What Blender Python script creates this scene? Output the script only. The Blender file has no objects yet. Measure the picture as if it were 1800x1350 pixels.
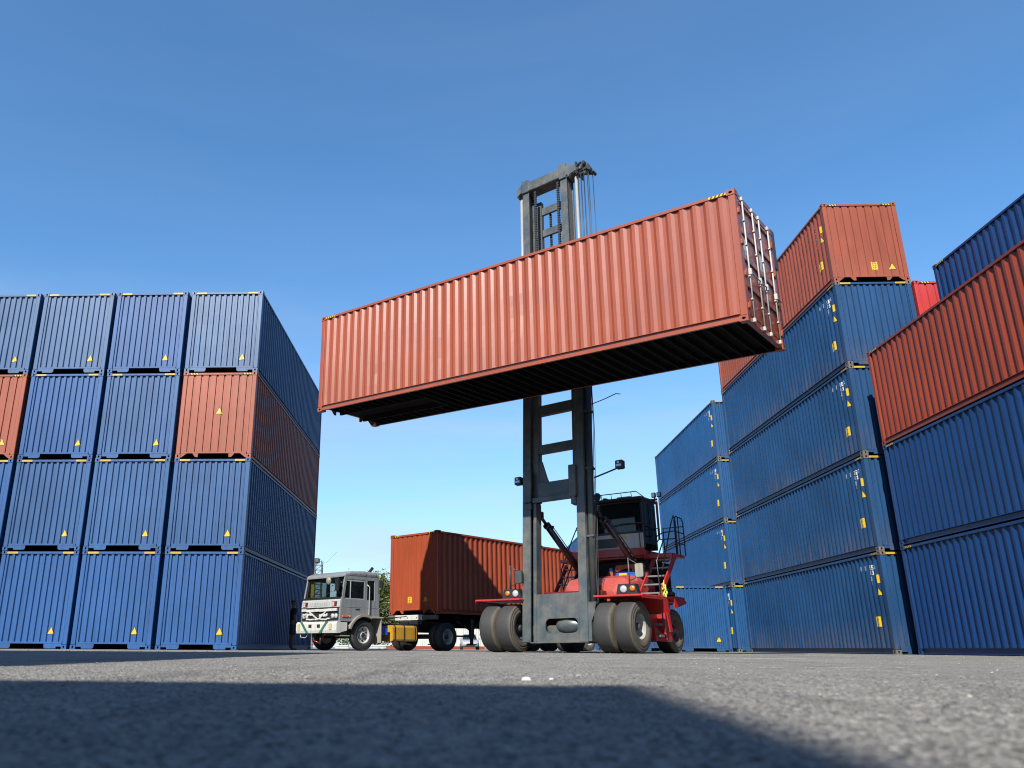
import bpy, math, random
from mathutils import Vector, Matrix, noise
R = math.radians
random.seed(7)
S = bpy.context.scene
COL = S.collection

# ------------------------------------------------------------------ camera
F_PX, CX, CY = 1417.8 / 1800, 749.4 / 1800, 674.2 / 1350
PITCH, ROLL, YAW, CAM_H = 0.316627, 0.006184, -0.045124, 0.1
cd = bpy.data.cameras.new('camera'); cam = bpy.data.objects.new('camera', cd); COL.objects.link(cam)
cd.sensor_width = 36; cd.lens = 36 * F_PX; cd.clip_start = 0.05; cd.clip_end = 5000
cd.shift_x = 0.5 - CX; cd.shift_y = (CY - 0.5) * 0.75
fw = Vector((math.sin(YAW) * math.cos(PITCH), math.cos(YAW) * math.cos(PITCH), math.sin(PITCH)))
rt = Vector((math.cos(YAW), -math.sin(YAW), 0)); up = rt.cross(fw)
r2 = rt * math.cos(ROLL) + up * math.sin(ROLL); u2 = up * math.cos(ROLL) - rt * math.sin(ROLL)
m = Matrix((r2, u2, -fw)).transposed().to_4x4(); m.translation = (0, 0, CAM_H)
cam.matrix_world = m
cd.dof.use_dof = True; cd.dof.focus_distance = 21.0; cd.dof.aperture_fstop = 4.0
S.camera = cam

# ------------------------------------------------------------------ sky and sun
SUN_AZ, SUN_EL = -161.0, 40.3
w = bpy.data.worlds.new('World'); S.world = w; w.use_nodes = True
nt = w.node_tree; N = nt.nodes; N.clear()
out = N.new('ShaderNodeOutputWorld'); bg = N.new('ShaderNodeBackground'); bg.inputs[1].default_value = 0.086
sky = N.new('ShaderNodeTexSky'); sky.sky_type = 'NISHITA'; sky.sun_disc = False
sky.sun_elevation = R(SUN_EL); sky.sun_rotation = R(SUN_AZ % 360)
sky.altitude = 0; sky.air_density = 1.0; sky.dust_density = 0.5; sky.ozone_density = 5.0
tc = N.new('ShaderNodeTexCoord'); mp = N.new('ShaderNodeMapping'); mp.inputs['Scale'].default_value = (1.2, 1.0, 6.5)
mp.inputs['Rotation'].default_value = (0.05, 0.22, 0.3)
nz = N.new('ShaderNodeTexNoise'); nz.inputs['Scale'].default_value = 1.7; nz.inputs['Detail'].default_value = 7; nz.inputs['Roughness'].default_value = 0.55
nz.inputs['Distortion'].default_value = 0.5
cr = N.new('ShaderNodeValToRGB'); cr.color_ramp.elements[0].position = 0.36; cr.color_ramp.elements[1].position = 0.68
cr.color_ramp.elements[0].color = (.32, .32, .32, 1); cr.color_ramp.elements[1].color = (1, 1, 1, 1)
sx = N.new('ShaderNodeSeparateXYZ')
mr = N.new('ShaderNodeMapRange'); mr.inputs[1].default_value = 0.0; mr.inputs[2].default_value = 0.42; mr.inputs[3].default_value = 0.95; mr.inputs[4].default_value = 0.05
mu = N.new('ShaderNodeMath'); mu.operation = 'MULTIPLY'
mx = N.new('ShaderNodeMixRGB'); mx.inputs[2].default_value = (3.2, 3.5, 4.15, 1)
nt.links.new(tc.outputs['Generated'], mp.inputs[0]); nt.links.new(mp.outputs[0], nz.inputs[0]); nt.links.new(nz.outputs[0], cr.inputs[0])
nt.links.new(tc.outputs['Generated'], sx.inputs[0]); nt.links.new(sx.outputs[2], mr.inputs[0])
nt.links.new(cr.outputs[0], mu.inputs[0]); nt.links.new(mr.outputs[0], mu.inputs[1]); nt.links.new(mu.outputs[0], mx.inputs[0])
hs_ = N.new('ShaderNodeHueSaturation'); hs_.inputs['Saturation'].default_value = 1.10; nt.links.new(sky.outputs[0], hs_.inputs['Color'])
tn = N.new('ShaderNodeMixRGB'); tn.blend_type = 'MULTIPLY'; tn.inputs[0].default_value = 1; tn.inputs[2].default_value = (0.83, 1.03, 1.04, 1); nt.links.new(hs_.outputs[0], tn.inputs[1]); nt.links.new(tn.outputs[0], mx.inputs[1]); nt.links.new(mx.outputs[0], bg.inputs[0]); nt.links.new(bg.outputs[0], out.inputs[0])
sd = bpy.data.lights.new('sun', 'SUN'); sun = bpy.data.objects.new('sun', sd); COL.objects.link(sun)
sd.energy = 4.9; sd.angle = R(0.5); sd.color = (1.0, 0.95, 0.84)
sv = Vector((math.sin(R(SUN_AZ)) * math.cos(R(SUN_EL)), math.cos(R(SUN_AZ)) * math.cos(R(SUN_EL)), math.sin(R(SUN_EL))))
sun.rotation_mode = 'QUATERNION'; sun.rotation_quaternion = sv.to_track_quat('Z', 'Y'); sun.location = (-20, -40, 40)
S.view_settings.view_transform = 'Standard'; S.view_settings.look = 'None'; S.view_settings.exposure = 1.27
S.render.engine = 'CYCLES'; S.cycles.filter_width = 1.1

# ------------------------------------------------------------------ materials
def newmat(name):
    mt = bpy.data.materials.new(name); mt.use_nodes = True
    n = mt.node_tree.nodes; b = n['Principled BSDF']; return mt, mt.node_tree, n, b
def link(t, a, b): t.links.new(a, b)
def noise_node(t, vec, scale, detail=4, rough=0.55, stretch=None):
    n = t.nodes.new('ShaderNodeTexNoise'); n.inputs['Scale'].default_value = scale; n.inputs['Detail'].default_value = detail
    n.inputs['Roughness'].default_value = rough
    if stretch:
        mpp = t.nodes.new('ShaderNodeMapping'); mpp.inputs['Scale'].default_value = stretch; link(t, vec, mpp.inputs[0]); vec = mpp.outputs[0]
    link(t, vec, n.inputs['Vector']); return n.outputs['Fac']
def ramp(t, fac, a, b, ca=(0, 0, 0, 1), cb=(1, 1, 1, 1)):
    r = t.nodes.new('ShaderNodeValToRGB'); r.color_ramp.elements[0].position = a; r.color_ramp.elements[1].position = b
    r.color_ramp.elements[0].color = ca; r.color_ramp.elements[1].color = cb; link(t, fac, r.inputs[0]); return r.outputs[0]
def mixc(t, fac, a, b, mode='MIX'):
    x = t.nodes.new('ShaderNodeMixRGB'); x.blend_type = mode
    for i, v in ((0, fac), (1, a), (2, b)):
        if hasattr(v, 'is_linked') or hasattr(v, 'links'): link(t, v, x.inputs[i])
        else: x.inputs[i].default_value = v
    return x.outputs[0]
ALB = 0.47
def c4(c, k=1.0): return (c[0] * k * ALB, c[1] * k * ALB, c[2] * k * ALB, 1)
def c4r(c, k=1.0): return (c[0] * k, c[1] * k, c[2] * k, 1)
def paint(name, col, rough=0.38, dirt=0.25, rust=0.0, dirtcol=(0.16, 0.14, 0.12), fade=0.3, spec=0.5, bump=0.06, dust=0.0, metal=0.0, coat=0.0, crough=0.3, ior=1.5, rvar=1.0, grime=0.0):
    mt, t, n, b = newmat(name)
    tcn = n.new('ShaderNodeTexCoord'); ob = tcn.outputs['Object']; ge = n.new('ShaderNodeNewGeometry'); wp = ge.outputs['Position']
    big = noise_node(t, wp, 0.35, 3)
    col1 = mixc(t, ramp(t, big, 0.3, 0.7), c4(col, 1 - fade * .5), c4([min(1, c * (1 + fade * .45) + fade * .012) for c in col]))
    streak = noise_node(t, wp, 3.0, 5, 0.6, (3.2, 3.2, 0.22))
    col2 = mixc(t, 1.0, col1, mixc(t, ramp(t, streak, 0.42, 0.75), (1, 1, 1, 1), c4r([1 - dirt * (1 - d) for d in dirtcol])), 'MULTIPLY')
    fine = noise_node(t, wp, 9.0, 8, 0.7)
    col3 = mixc(t, ramp(t, fine, 0.70, 0.86), col2, c4(dirtcol)) if dirt > .1 else col2
    if dust > 0:
        dn = noise_node(t, wp, 2.2, 6, 0.65)
        dm = n.new('ShaderNodeMath'); dm.operation = 'MULTIPLY'; link(t, ramp(t, dn, 0.4, 0.72), dm.inputs[0]); dm.inputs[1].default_value = dust
        col3 = mixc(t, dm.outputs[0], col3, (0.105, 0.090, 0.072, 1))
    if grime > 0:   # brown dirt splashed up from the sills
        so = n.new('ShaderNodeSeparateXYZ'); link(t, ob, so.inputs[0])
        gz = n.new('ShaderNodeMapRange'); link(t, so.outputs[2], gz.inputs[0]); gz.inputs[1].default_value = 0.1; gz.inputs[2].default_value = 1.1; gz.inputs[3].default_value = grime; gz.inputs[4].default_value = 0.0
        gn = noise_node(t, wp, 2.4, 7, 0.7, (2.5, 2.5, 0.35)); gm = n.new('ShaderNodeMath'); gm.operation = 'MULTIPLY'; link(t, gz.outputs[0], gm.inputs[0]); link(t, ramp(t, gn, 0.42, 0.66), gm.inputs[1])
        col3 = mixc(t, gm.outputs[0], col3, (0.075, 0.055, 0.04, 1))
    if rust > 0:
        rn = noise_node(t, wp, 5.5, 9, 0.72); lo = 0.72 - rust * 0.22
        rf = ramp(t, rn, lo, lo + 0.05)
        col3 = mixc(t, rf, col3, (0.075, 0.032, 0.015, 1))
        scr = noise_node(t, ob, 14, 6, 0.8, (1, 1, 0.5)); col3 = mixc(t, ramp(t, scr, 0.745, 0.76), col3, (0.3, 0.29, 0.27, 1))
    link(t, col3, b.inputs['Base Color'])
    rr = n.new('ShaderNodeMapRange'); link(t, fine, rr.inputs[0]); rr.inputs[3].default_value = max(0.05, rough - 0.04 * rvar); rr.inputs[4].default_value = rough + 0.08 * rvar; b.inputs['IOR'].default_value = ior
    link(t, rr.outputs[0], b.inputs['Roughness']); b.inputs['Specular IOR Level'].default_value = spec
    b.inputs['Metallic'].default_value = metal
    b.inputs['Coat Weight'].default_value = coat; b.inputs['Coat Roughness'].default_value = crough
    if bump:
        bn = n.new('ShaderNodeBump'); bn.inputs['Strength'].default_value = bump; bn.inputs['Distance'].default_value = 0.02
        link(t, noise_node(t, wp, 2.6, 3, 0.5), bn.inputs['Height']); link(t, bn.outputs[0], b.inputs['Normal'])
    return mt
def plain(name, col, rough=0.5, metal=0.0, emit=None, spec=0.5, vary=0.2, scale=6.0):
    mt, t, n, b = newmat(name)
    ge = n.new('ShaderNodeNewGeometry')
    f = noise_node(t, ge.outputs['Position'], scale, 6, 0.65)
    link(t, mixc(t, ramp(t, f, 0.3, 0.75), c4(col, 1 - vary), c4([min(1, c * (1 + vary)) for c in col])), b.inputs['Base Color'])
    b.inputs['Roughness'].default_value = rough; b.inputs['Metallic'].default_value = metal; b.inputs['Specular IOR Level'].default_value = spec
    return mt

M = {}
M['royal'] = paint('royal_blue_paint', (0.012, 0.100, 0.335), 0.48, 0.36, 0.16, fade=0.3, spec=0.35)
M['royal_b'] = paint('royal_blue_paint_b', (0.018, 0.104, 0.31), 0.48, 0.42, 0.22, fade=0.35, spec=0.35)
M['royal_sky'] = paint('sky_greyed_blue_paint', (0.030, 0.112, 0.29), 0.46, 0.38, 0.20, fade=0.3, spec=0.4)  # top level blue, greyed in the colour for sky reflection
M['slate'] = paint('slate_blue_paint', (0.004, 0.066, 0.205), 0.50, 0.42, 0.22, fade=0.35, spec=0.35, grime=0.5)
M['mid'] = paint('mid_blue_paint', (0.005, 0.086, 0.27), 0.48, 0.30, 0.12, fade=0.3, spec=0.35, grime=0.3, bump=0.0)
M['deep'] = paint('deep_blue_paint', (0.001, 0.044, 0.185), 0.42, 0.15, 0.08, fade=0.2, spec=0.35)
M['brown'] = paint('oxide_red_paint', (0.41, 0.072, 0.003), 0.30, 0.24, 0.10, fade=0.15, spec=1.0, bump=0.0, ior=1.52, rvar=0.2)
M['salmon'] = paint('faded_red_paint', (0.39, 0.085, 0.042), 0.48, 0.32, 0.12, fade=0.3, spec=0.35, grime=0.3)
M['orange'] = paint('orange_red_paint', (0.42, 0.078, 0.03), 0.42, 0.25, 0.05, fade=0.2)
M['maroonred'] = paint('brick_red_paint', (0.32, 0.046, 0.015), 0.46, 0.22, 0.08, fade=0.2, spec=0.35)
M['bright'] = paint('bright_red_paint', (0.62, 0.045, 0.045), 0.4, 0.2, 0.05, fade=0.2)
M['cast_rust'] = paint('rusty_casting', (0.17, 0.16, 0.15), 0.6, 0.5, 0.75, fade=0.4)
M['black'] = plain('black_void', (0.008, 0.008, 0.010), 0.7)
M['under'] = paint('undersealed_steel', (0.006, 0.006, 0.007), 0.8, 0.05, 0.0, spec=0.15)
M['grey'] = paint('grey_machine_paint', (0.068, 0.092, 0.108), 0.36, 0.35, 0.42, fade=0.3, dust=0.75)
M['dgrey'] = paint('dark_grey_machine_paint', (0.05, 0.065, 0.075), 0.5, 0.35, 0.3, fade=0.3, dust=0.25)
M['red'] = paint('machine_red_paint', (0.62, 0.028, 0.028), 0.32, 0.25, 0.05, fade=0.15, dust=0.12)
M['dred'] = paint('dark_red_machine_paint', (0.16, 0.012, 0.022), 0.35, 0.25, 0.05)
M['hood'] = paint('pink_red_hood', (0.55, 0.10, 0.08), 0.22, 0.15, 0.0, fade=0.3)  # hood red set lighter and pinker than the other machine panels
M['maroon'] = paint('maroon_cylinder_paint', (0.055, 0.018, 0.026), 0.3, 0.2, 0.1)
M['chrome'] = plain('chrome_rod', (0.85, 0.86, 0.88), 0.30, 0.55, vary=0.03)
M['rubber'] = plain('hose_rubber', (0.02, 0.02, 0.022), 0.5)
M['blacksteel'] = plain('black_steel', (0.022, 0.023, 0.028), 0.4, vary=0.3)
M['tread_alu'] = plain('alu_tread', (0.36, 0.35, 0.33), 0.45, 0.5)
M['white_paint'] = paint('white_paint', (0.72, 0.72, 0.70), 0.35, 0.35, 0.18, fade=0.1)
M['galv'] = paint('galvanised_steel', (0.62, 0.63, 0.63), 0.4, 0.35, 0.15, fade=0.1)
M['cabgrey'] = paint('silver_cab_paint', (0.37, 0.39, 0.42), 0.28, 0.3, 0.05, fade=0.25, metal=0.2)
M['cablight'] = paint('light_silver_paint', (0.52, 0.54, 0.54), 0.3, 0.3, 0.1, fade=0.2)
M['beige'] = paint('beige_flare', (0.36, 0.33, 0.28), 0.45, 0.4, 0.0)
M['yellow_tank'] = paint('yellow_tank_paint', (0.62, 0.34, 0.03), 0.45, 0.45, 0.5, fade=0.3)
M['blue_box'] = paint('blue_battery_box', (0.02, 0.10, 0.55), 0.4, 0.3, 0.2)
M['white_text'] = plain('white_lettering', (0.82, 0.83, 0.84), 0.6, vary=0.12)
M['decal'] = plain('yellow_decal', (0.86, 0.56, 0.02), 0.45, vary=0.08)
M['decal_dark'] = plain('decal_black', (0.02, 0.018, 0.015), 0.5)
M['sticker'] = plain('white_sticker', (0.78, 0.78, 0.80), 0.5)
M['lamp_white'] = plain('lamp_lens', (0.85, 0.86, 0.88), 0.12, 0.4, vary=0.1, scale=60)
M['lamp_amber'] = plain('amber_lens', (0.85, 0.22, 0.03), 0.2, vary=0.3, scale=60)
M['lamp_red'] = plain('red_lens', (0.6, 0.02, 0.02), 0.2)
M['hazard_y'] = plain('hazard_yellow', (0.80, 0.52, 0.03), 0.5, vary=0.15, scale=20)
M['skin'] = plain('skin', (0.25, 0.12, 0.075), 0.55)
M['shirt'] = plain('dark_shirt', (0.012, 0.012, 0.016), 0.85)
M['shorts'] = plain('blue_grey_shorts', (0.045, 0.06, 0.10), 0.85)
M['hair'] = plain('black_hair', (0.008, 0.007, 0.007), 0.6)
M['car_silver'] = plain('silver_car_paint', (0.55, 0.58, 0.62), 0.25, 0.3, vary=0.04)
M['car_dark'] = plain('dark_car_paint', (0.06, 0.07, 0.09), 0.25, 0.2, vary=0.05)
M['shed_white'] = paint('white_shed_sheet', (0.75, 0.75, 0.72), 0.5, 0.35, 0.1)
M['concrete'] = plain('concrete', (0.42, 0.41, 0.39), 0.85, vary=0.2, scale=12)
M['bark'] = plain('bark', (0.10, 0.075, 0.05), 0.9)
M['yellowgreen'] = plain('yellow_green_fabric', (0.62, 0.66, 0.10), 0.8)

def glass_mat(name, col, alpha_mix=0.35):
    mt, t, n, b = newmat(name)
    b.inputs['Base Color'].default_value = c4(col); b.inputs['Roughness'].default_value = 0.04
    tr = n.new('ShaderNodeBsdfTransparent'); tr.inputs[0].default_value = (0.75, 0.8, 0.8, 1)
    mxs = n.new('ShaderNodeMixShader'); mxs.inputs[0].default_value = alpha_mix
    o = [x for x in n if x.type == 'OUTPUT_MATERIAL'][0]
    link(t, b.outputs[0], mxs.inputs[1]); link(t, tr.outputs[0], mxs.inputs[2]); link(t, mxs.outputs[0], o.inputs[0]); return mt
M['glass'] = glass_mat('dark_cab_glass', (0.01, 0.014, 0.016), 0.22)
M['glass_clear'] = glass_mat('windscreen_glass', (0.01, 0.02, 0.018), 0.8)

# tyre: slick rubber tread, dusty sidewall rings
def tyre_mat(name, tread, side, rings=True, axis='X'):
    mt, t, n, b = newmat(name)
    ge = n.new('ShaderNodeNewGeometry'); tcn = n.new('ShaderNodeTexCoord')
    f = noise_node(t, ge.outputs['Position'], 5, 7, 0.7)
    sp = n.new('ShaderNodeSeparateXYZ'); link(t, tcn.outputs['Normal'], sp.inputs[0])
    ab = n.new('ShaderNodeMath'); ab.operation = 'ABSOLUTE'; link(t, sp.outputs['XYZ'.index(axis)], ab.inputs[0])
    sidef = ramp(t, ab.outputs[0], 0.35, 0.7)
    ct = mixc(t, ramp(t, f, 0.3, 0.7), c4(tread, .8), c4(tread, 1.25)); cs = mixc(t, ramp(t, f, 0.3, 0.7), c4(side, .65), c4(side, 1.3))
    link(t, mixc(t, sidef, ct, cs), b.inputs['Base Color']); b.inputs['Roughness'].default_value = 0.75
    f2 = noise_node(t, ge.outputs['Position'], 40, 4, 0.6); bn = n.new('ShaderNodeBump'); bn.inputs['Strength'].default_value = 0.25; bn.inputs['Distance'].default_value = 0.004
    link(t, f2, bn.inputs['Height']); link(t, bn.outputs[0], b.inputs['Normal'])
    return mt
M['slick'] = tyre_mat('slick_dusty_tyre', (0.032, 0.032, 0.035), (0.12, 0.10, 0.08))
M['road_tyre'] = tyre_mat('road_tyre', (0.028, 0.029, 0.032), (0.022, 0.023, 0.027), axis='Y')
M['dusty_tyre'] = tyre_mat('dusty_road_tyre', (0.07, 0.065, 0.06), (0.13, 0.12, 0.105), axis='Y')

# asphalt
def asphalt():
    mt, t, n, b = newmat('asphalt')
    ge = n.new('ShaderNodeNewGeometry'); P = ge.outputs['Position']
    big = noise_node(t, P, 0.12, 5, 0.6); mid = noise_node(t, P, 1.6, 6, 0.6)
    c = mixc(t, ramp(t, big, 0.3, 0.7), (0.140, 0.134, 0.127, 1), (0.190, 0.180, 0.168, 1))
    c = mixc(t, ramp(t, mid, 0.35, 0.75), c4((0.235, 0.225, 0.215)), c)
    vo = n.new('ShaderNodeTexVoronoi'); vo.inputs['Scale'].default_value = 105; link(t, P, vo.inputs['Vector'])
    st = n.new('ShaderNodeSeparateColor'); link(t, vo.outputs['Color'], st.inputs[0])
    c = mixc(t, 1.0, c, ramp(t, st.outputs[0], 0.0, 1.0, (0.28, 0.29, 0.31, 1), (1.9, 1.87, 1.8, 1)), 'MULTIPLY')
    sp2 = noise_node(t, P, 55, 3, 0.6); c = mixc(t, ramp(t, sp2, 0.73, 0.77), c, (0.30, 0.29, 0.27, 1))
    oil = noise_node(t, P, 0.5, 4, 0.5); c = mixc(t, ramp(t, oil, 0.66, 0.74), c, c4((0.13, 0.128, 0.128)))
    tm = noise_node(t, P, 1.0, 4, 0.6, (2.2, 0.10, 1)); c = mixc(t, ramp(t, tm, 0.56, 0.68), c, mixc(t, 1.0, c, (0.62, 0.62, 0.64, 1), 'MULTIPLY'))
    dp = noise_node(t, P, 0.35, 6, 0.7); c = mixc(t, ramp(t, dp, 0.58, 0.70), c, mixc(t, 1.0, c, (1.25, 1.22, 1.18, 1), 'MULTIPLY'))
    link(t, c, b.inputs['Base Color']); b.inputs['Roughness'].default_value = 0.8; b.inputs['Specular IOR Level'].default_value = 0.35
    h1 = n.new('ShaderNodeMath'); h1.operation = 'SUBTRACT'; h1.inputs[0].default_value = 1; link(t, vo.outputs['Distance'], h1.inputs[1])
    h2 = noise_node(t, P, 28, 6, 0.7); hs = n.new('ShaderNodeMath'); hs.operation = 'ADD'; link(t, h1.outputs[0], hs.inputs[0]); link(t, h2, hs.inputs[1])
    bn = n.new('ShaderNodeBump'); bn.inputs['Strength'].default_value = 1.0; bn.inputs['Distance'].default_value = 0.008
    link(t, hs.outputs[0], bn.inputs['Height']); link(t, bn.outputs[0], b.inputs['Normal'])
    return mt
M['asphalt'] = asphalt()
def leaf_mat(name, a, bb):
    mt, t, n, b = newmat(name)
    ge = n.new('ShaderNodeNewGeometry')
    f = noise_node(t, ge.outputs['Position'], 1.6, 5, 0.7)
    c = mixc(t, ramp(t, f, 0.35, 0.65), c4(a), c4(bb)); link(t, c, b.inputs['Base Color']); b.inputs['Roughness'].default_value = 0.55
    tl = n.new('ShaderNodeBsdfTranslucent'); link(t, c, tl.inputs[0]); ms = n.new('ShaderNodeMixShader'); ms.inputs[0].default_value = 0.3
    o = [x for x in n if x.type == 'OUTPUT_MATERIAL'][0]
    link(t, b.outputs[0], ms.inputs[1]); link(t, tl.outputs[0], ms.inputs[2]); link(t, ms.outputs[0], o.inputs[0]); return mt
M['leaf'] = leaf_mat('leaf_green', (0.07, 0.13, 0.02), (0.26, 0.29, 0.08))
M['leaf2'] = leaf_mat('leaf_dark_green', (0.035, 0.09, 0.015), (0.10, 0.19, 0.04))

# ------------------------------------------------------------------ mesh helpers
class MB:
    def __init__(s): s.v = []; s.f = []; s.mi = []; s.sm = []; s.mats = []; s.cur = 0; s.smooth = False
    def mat(s, m):
        if m not in s.mats: s.mats.append(m)
        s.cur = s.mats.index(m); return s
    def face(s, idx): s.f.append(tuple(idx)); s.mi.append(s.cur); s.sm.append(s.smooth)
    def add(s, vs, fs):
        o = len(s.v); s.v += [tuple(x) for x in vs]
        for f in fs: s.face([i + o for i in f])
    def box(s, a, b, ch=0.0, X=None):
        x0, y0, z0 = [min(p, q) for p, q in zip(a, b)]; x1, y1, z1 = [max(p, q) for p, q in zip(a, b)]
        ch = min(ch, (x1 - x0) * .3, (y1 - y0) * .3, (z1 - z0) * .3)
        if ch <= 0:
            vs = [(x, y, z) for x in (x0, x1) for y in (y0, y1) for z in (z0, z1)]
            fs = [(0, 1, 3, 2), (4, 6, 7, 5), (0, 4, 5, 1), (2, 3, 7, 6), (0, 2, 6, 4), (1, 5, 7, 3)]
        else:
            vs = []; 
            for i, x in enumerate((x0, x1)):
                for j, y in enumerate((y0, y1)):
                    for k, z in enumerate((z0, z1)):
                        dx, dy, dz = ch * (1 - 2 * i), ch * (1 - 2 * j), ch * (1 - 2 * k)
                        vs += [(x, y + dy, z + dz), (x + dx, y, z + dz), (x + dx, y + dy, z)]
            I = lambda i, j, k, a: (i * 4 + j * 2 + k) * 3 + a
            fs = []
            for i in (0, 1):
                q = [I(i, 0, 0, 0), I(i, 0, 1, 0), I(i, 1, 1, 0), I(i, 1, 0, 0)]; fs.append(q if i == 0 else q[::-1])
                q = [I(0, i, 0, 1), I(1, i, 0, 1), I(1, i, 1, 1), I(0, i, 1, 1)]; fs.append(q if i == 0 else q[::-1])
                q = [I(0, 0, i, 2), I(0, 1, i, 2), I(1, 1, i, 2), I(1, 0, i, 2)]; fs.append(q if i == 0 else q[::-1])
            for j in (0, 1):
                for k in (0, 1):
                    q = [I(0, j, k, 1), I(1, j, k, 1), I(1, j, k, 2), I(0, j, k, 2)]; fs.append(q if j != k else q[::-1])
                    q = [I(j, 0, k, 0), I(j, 1, k, 0), I(j, 1, k, 2), I(j, 0, k, 2)]; fs.append(q if j == k else q[::-1])
                    q = [I(j, k, 0, 0), I(j, k, 1, 0), I(j, k, 1, 1), I(j, k, 0, 1)]; fs.append(q if j != k else q[::-1])
            for i in (0, 1):
                for j in (0, 1):
                    for k in (0, 1):
                        q = [I(i, j, k, 0), I(i, j, k, 1), I(i, j, k, 2)]; fs.append(q if (i + j + k) % 2 == 0 else q[::-1])
        if X is not None: vs = [X @ Vector(v) for v in vs]
        s.add(vs, fs); return s
    def beam(s, a, b, wd, dp, ch=0.0, upv=(0, 0, 1)):
        a = Vector(a); b = Vector(b); d = b - a; L = d.length; z = d.normalized(); x = Vector(upv).cross(z)
        if x.length < 1e-4: x = Vector((1, 0, 0)).cross(z)
        x.normalize(); y = z.cross(x); X = Matrix((x, y, z)).transposed().to_4x4(); X.translation = a
        return s.box((-wd / 2, -dp / 2, 0), (wd / 2, dp / 2, L), ch, X)
    def tube(s, pts, r, n=10, cap=True, rs=None):
        pts = [Vector(p) for p in pts]; old = s.smooth; rings = []
        pv = None
        for i, p in enumerate(pts):
            d = (pts[min(i + 1, len(pts) - 1)] - pts[max(i - 1, 0)]).normalized()
            x = d.cross(Vector((0, 0, 1))) if pv is None else pv - d * pv.dot(d)
            if x.length < 1e-4: x = d.cross(Vector((0, 1, 0)))
            x.normalize(); pv = x; y = d.cross(x); rr = rs[i] if rs else r
            rings.append([p + (x * math.cos(2 * math.pi * k / n) + y * math.sin(2 * math.pi * k / n)) * rr for k in range(n)])
        o = len(s.v); s.v += [tuple(v) for g in rings for v in g]; s.smooth = True
        for i in range(len(pts) - 1):
            for k in range(n): s.face((o + i * n + k, o + i * n + (k + 1) % n, o + (i + 1) * n + (k + 1) % n, o + (i + 1) * n + k))
        s.smooth = False
        if cap: s.face([o + k for k in range(n)][::-1]); s.face([o + (len(pts) - 1) * n + k for k in range(n)])
        s.smooth = old; return s
    def lathe(s, prof, c, axis, n=40, smooth=True):
        # prof: list of (offset along axis, radius)
        c = Vector(c); ax = Vector(axis).normalized(); x = ax.cross(Vector((0, 0, 1)))
        if x.length < 1e-4: x = Vector((1, 0, 0))
        x.normalize(); y = ax.cross(x); o = len(s.v)
        for a, r in prof:
            for k in range(n):
                t = 2 * math.pi * k / n; s.v.append(tuple(c + ax * a + (x * math.cos(t) + y * math.sin(t)) * r))
        s.smooth = smooth
        for i in range(len(prof) - 1):
            for k in range(n): s.face((o + i * n + k, o + i * n + (k + 1) % n, o + (i + 1) * n + (k + 1) % n, o + (i + 1) * n + k))
        s.smooth = False; return s
    def prism(s, poly, lo, hi, plane='xz', X=None):
        # poly 2D extruded along the remaining axis
        n = len(poly)
        def P(p, h):
            v = {'xz': (p[0], h, p[1]), 'xy': (p[0], p[1], h), 'yz': (h, p[0], p[1])}[plane]
            return X @ Vector(v) if X is not None else v
        vs = [P(p, lo) for p in poly] + [P(p, hi) for p in poly]
        fs = [tuple(range(n))[::-1], tuple(range(n, 2 * n))] + [(i, (i + 1) % n, n + (i + 1) % n, n + i) for i in range(n)]
        s.add(vs, fs); return s
    def build(s, name, mat=None, parent=None, fixn=True):
        me = bpy.data.meshes.new(name); me.from_pydata(s.v, [], s.f)
        if mat is not None and not s.mats: s.mats = [mat]
        for m_ in s.mats: me.materials.append(m_)
        me.polygons.foreach_set('material_index', s.mi); me.polygons.foreach_set('use_smooth', s.sm)
        if fixn:
            import bmesh
            bm = bmesh.new(); bm.from_mesh(me); bmesh.ops.recalc_face_normals(bm, faces=bm.faces); bm.to_mesh(me); bm.free()
        me.update()
        o = bpy.data.objects.new(name, me); COL.objects.link(o)
        if parent: o.parent = parent
        return o
def tag(o, label=None, cat=None, group=None, kind=None):
    if label: o['label'] = label
    if cat: o['category'] = cat
    if group: o['group'] = group
    if kind: o['kind'] = kind
    return o
def empty(name, loc=(0, 0, 0), rz=0.0):
    e = bpy.data.objects.new(name, None); COL.objects.link(e); e.location = loc; e.rotation_euler = (0, 0, rz); e.empty_display_size = 0.3; return e
def arc(c, r, a0, a1, n): return [(c[0] + r * math.cos(R(a0 + (a1 - a0) * i / n)), c[1] + r * math.sin(R(a0 + (a1 - a0) * i / n))) for i in range(n + 1)]
def copy_tree(o, parent=None):
    c = o.copy(); COL.objects.link(c)
    if parent: c.parent = parent
    for ch in list(o.children): copy_tree(ch, c)
    return c
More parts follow.
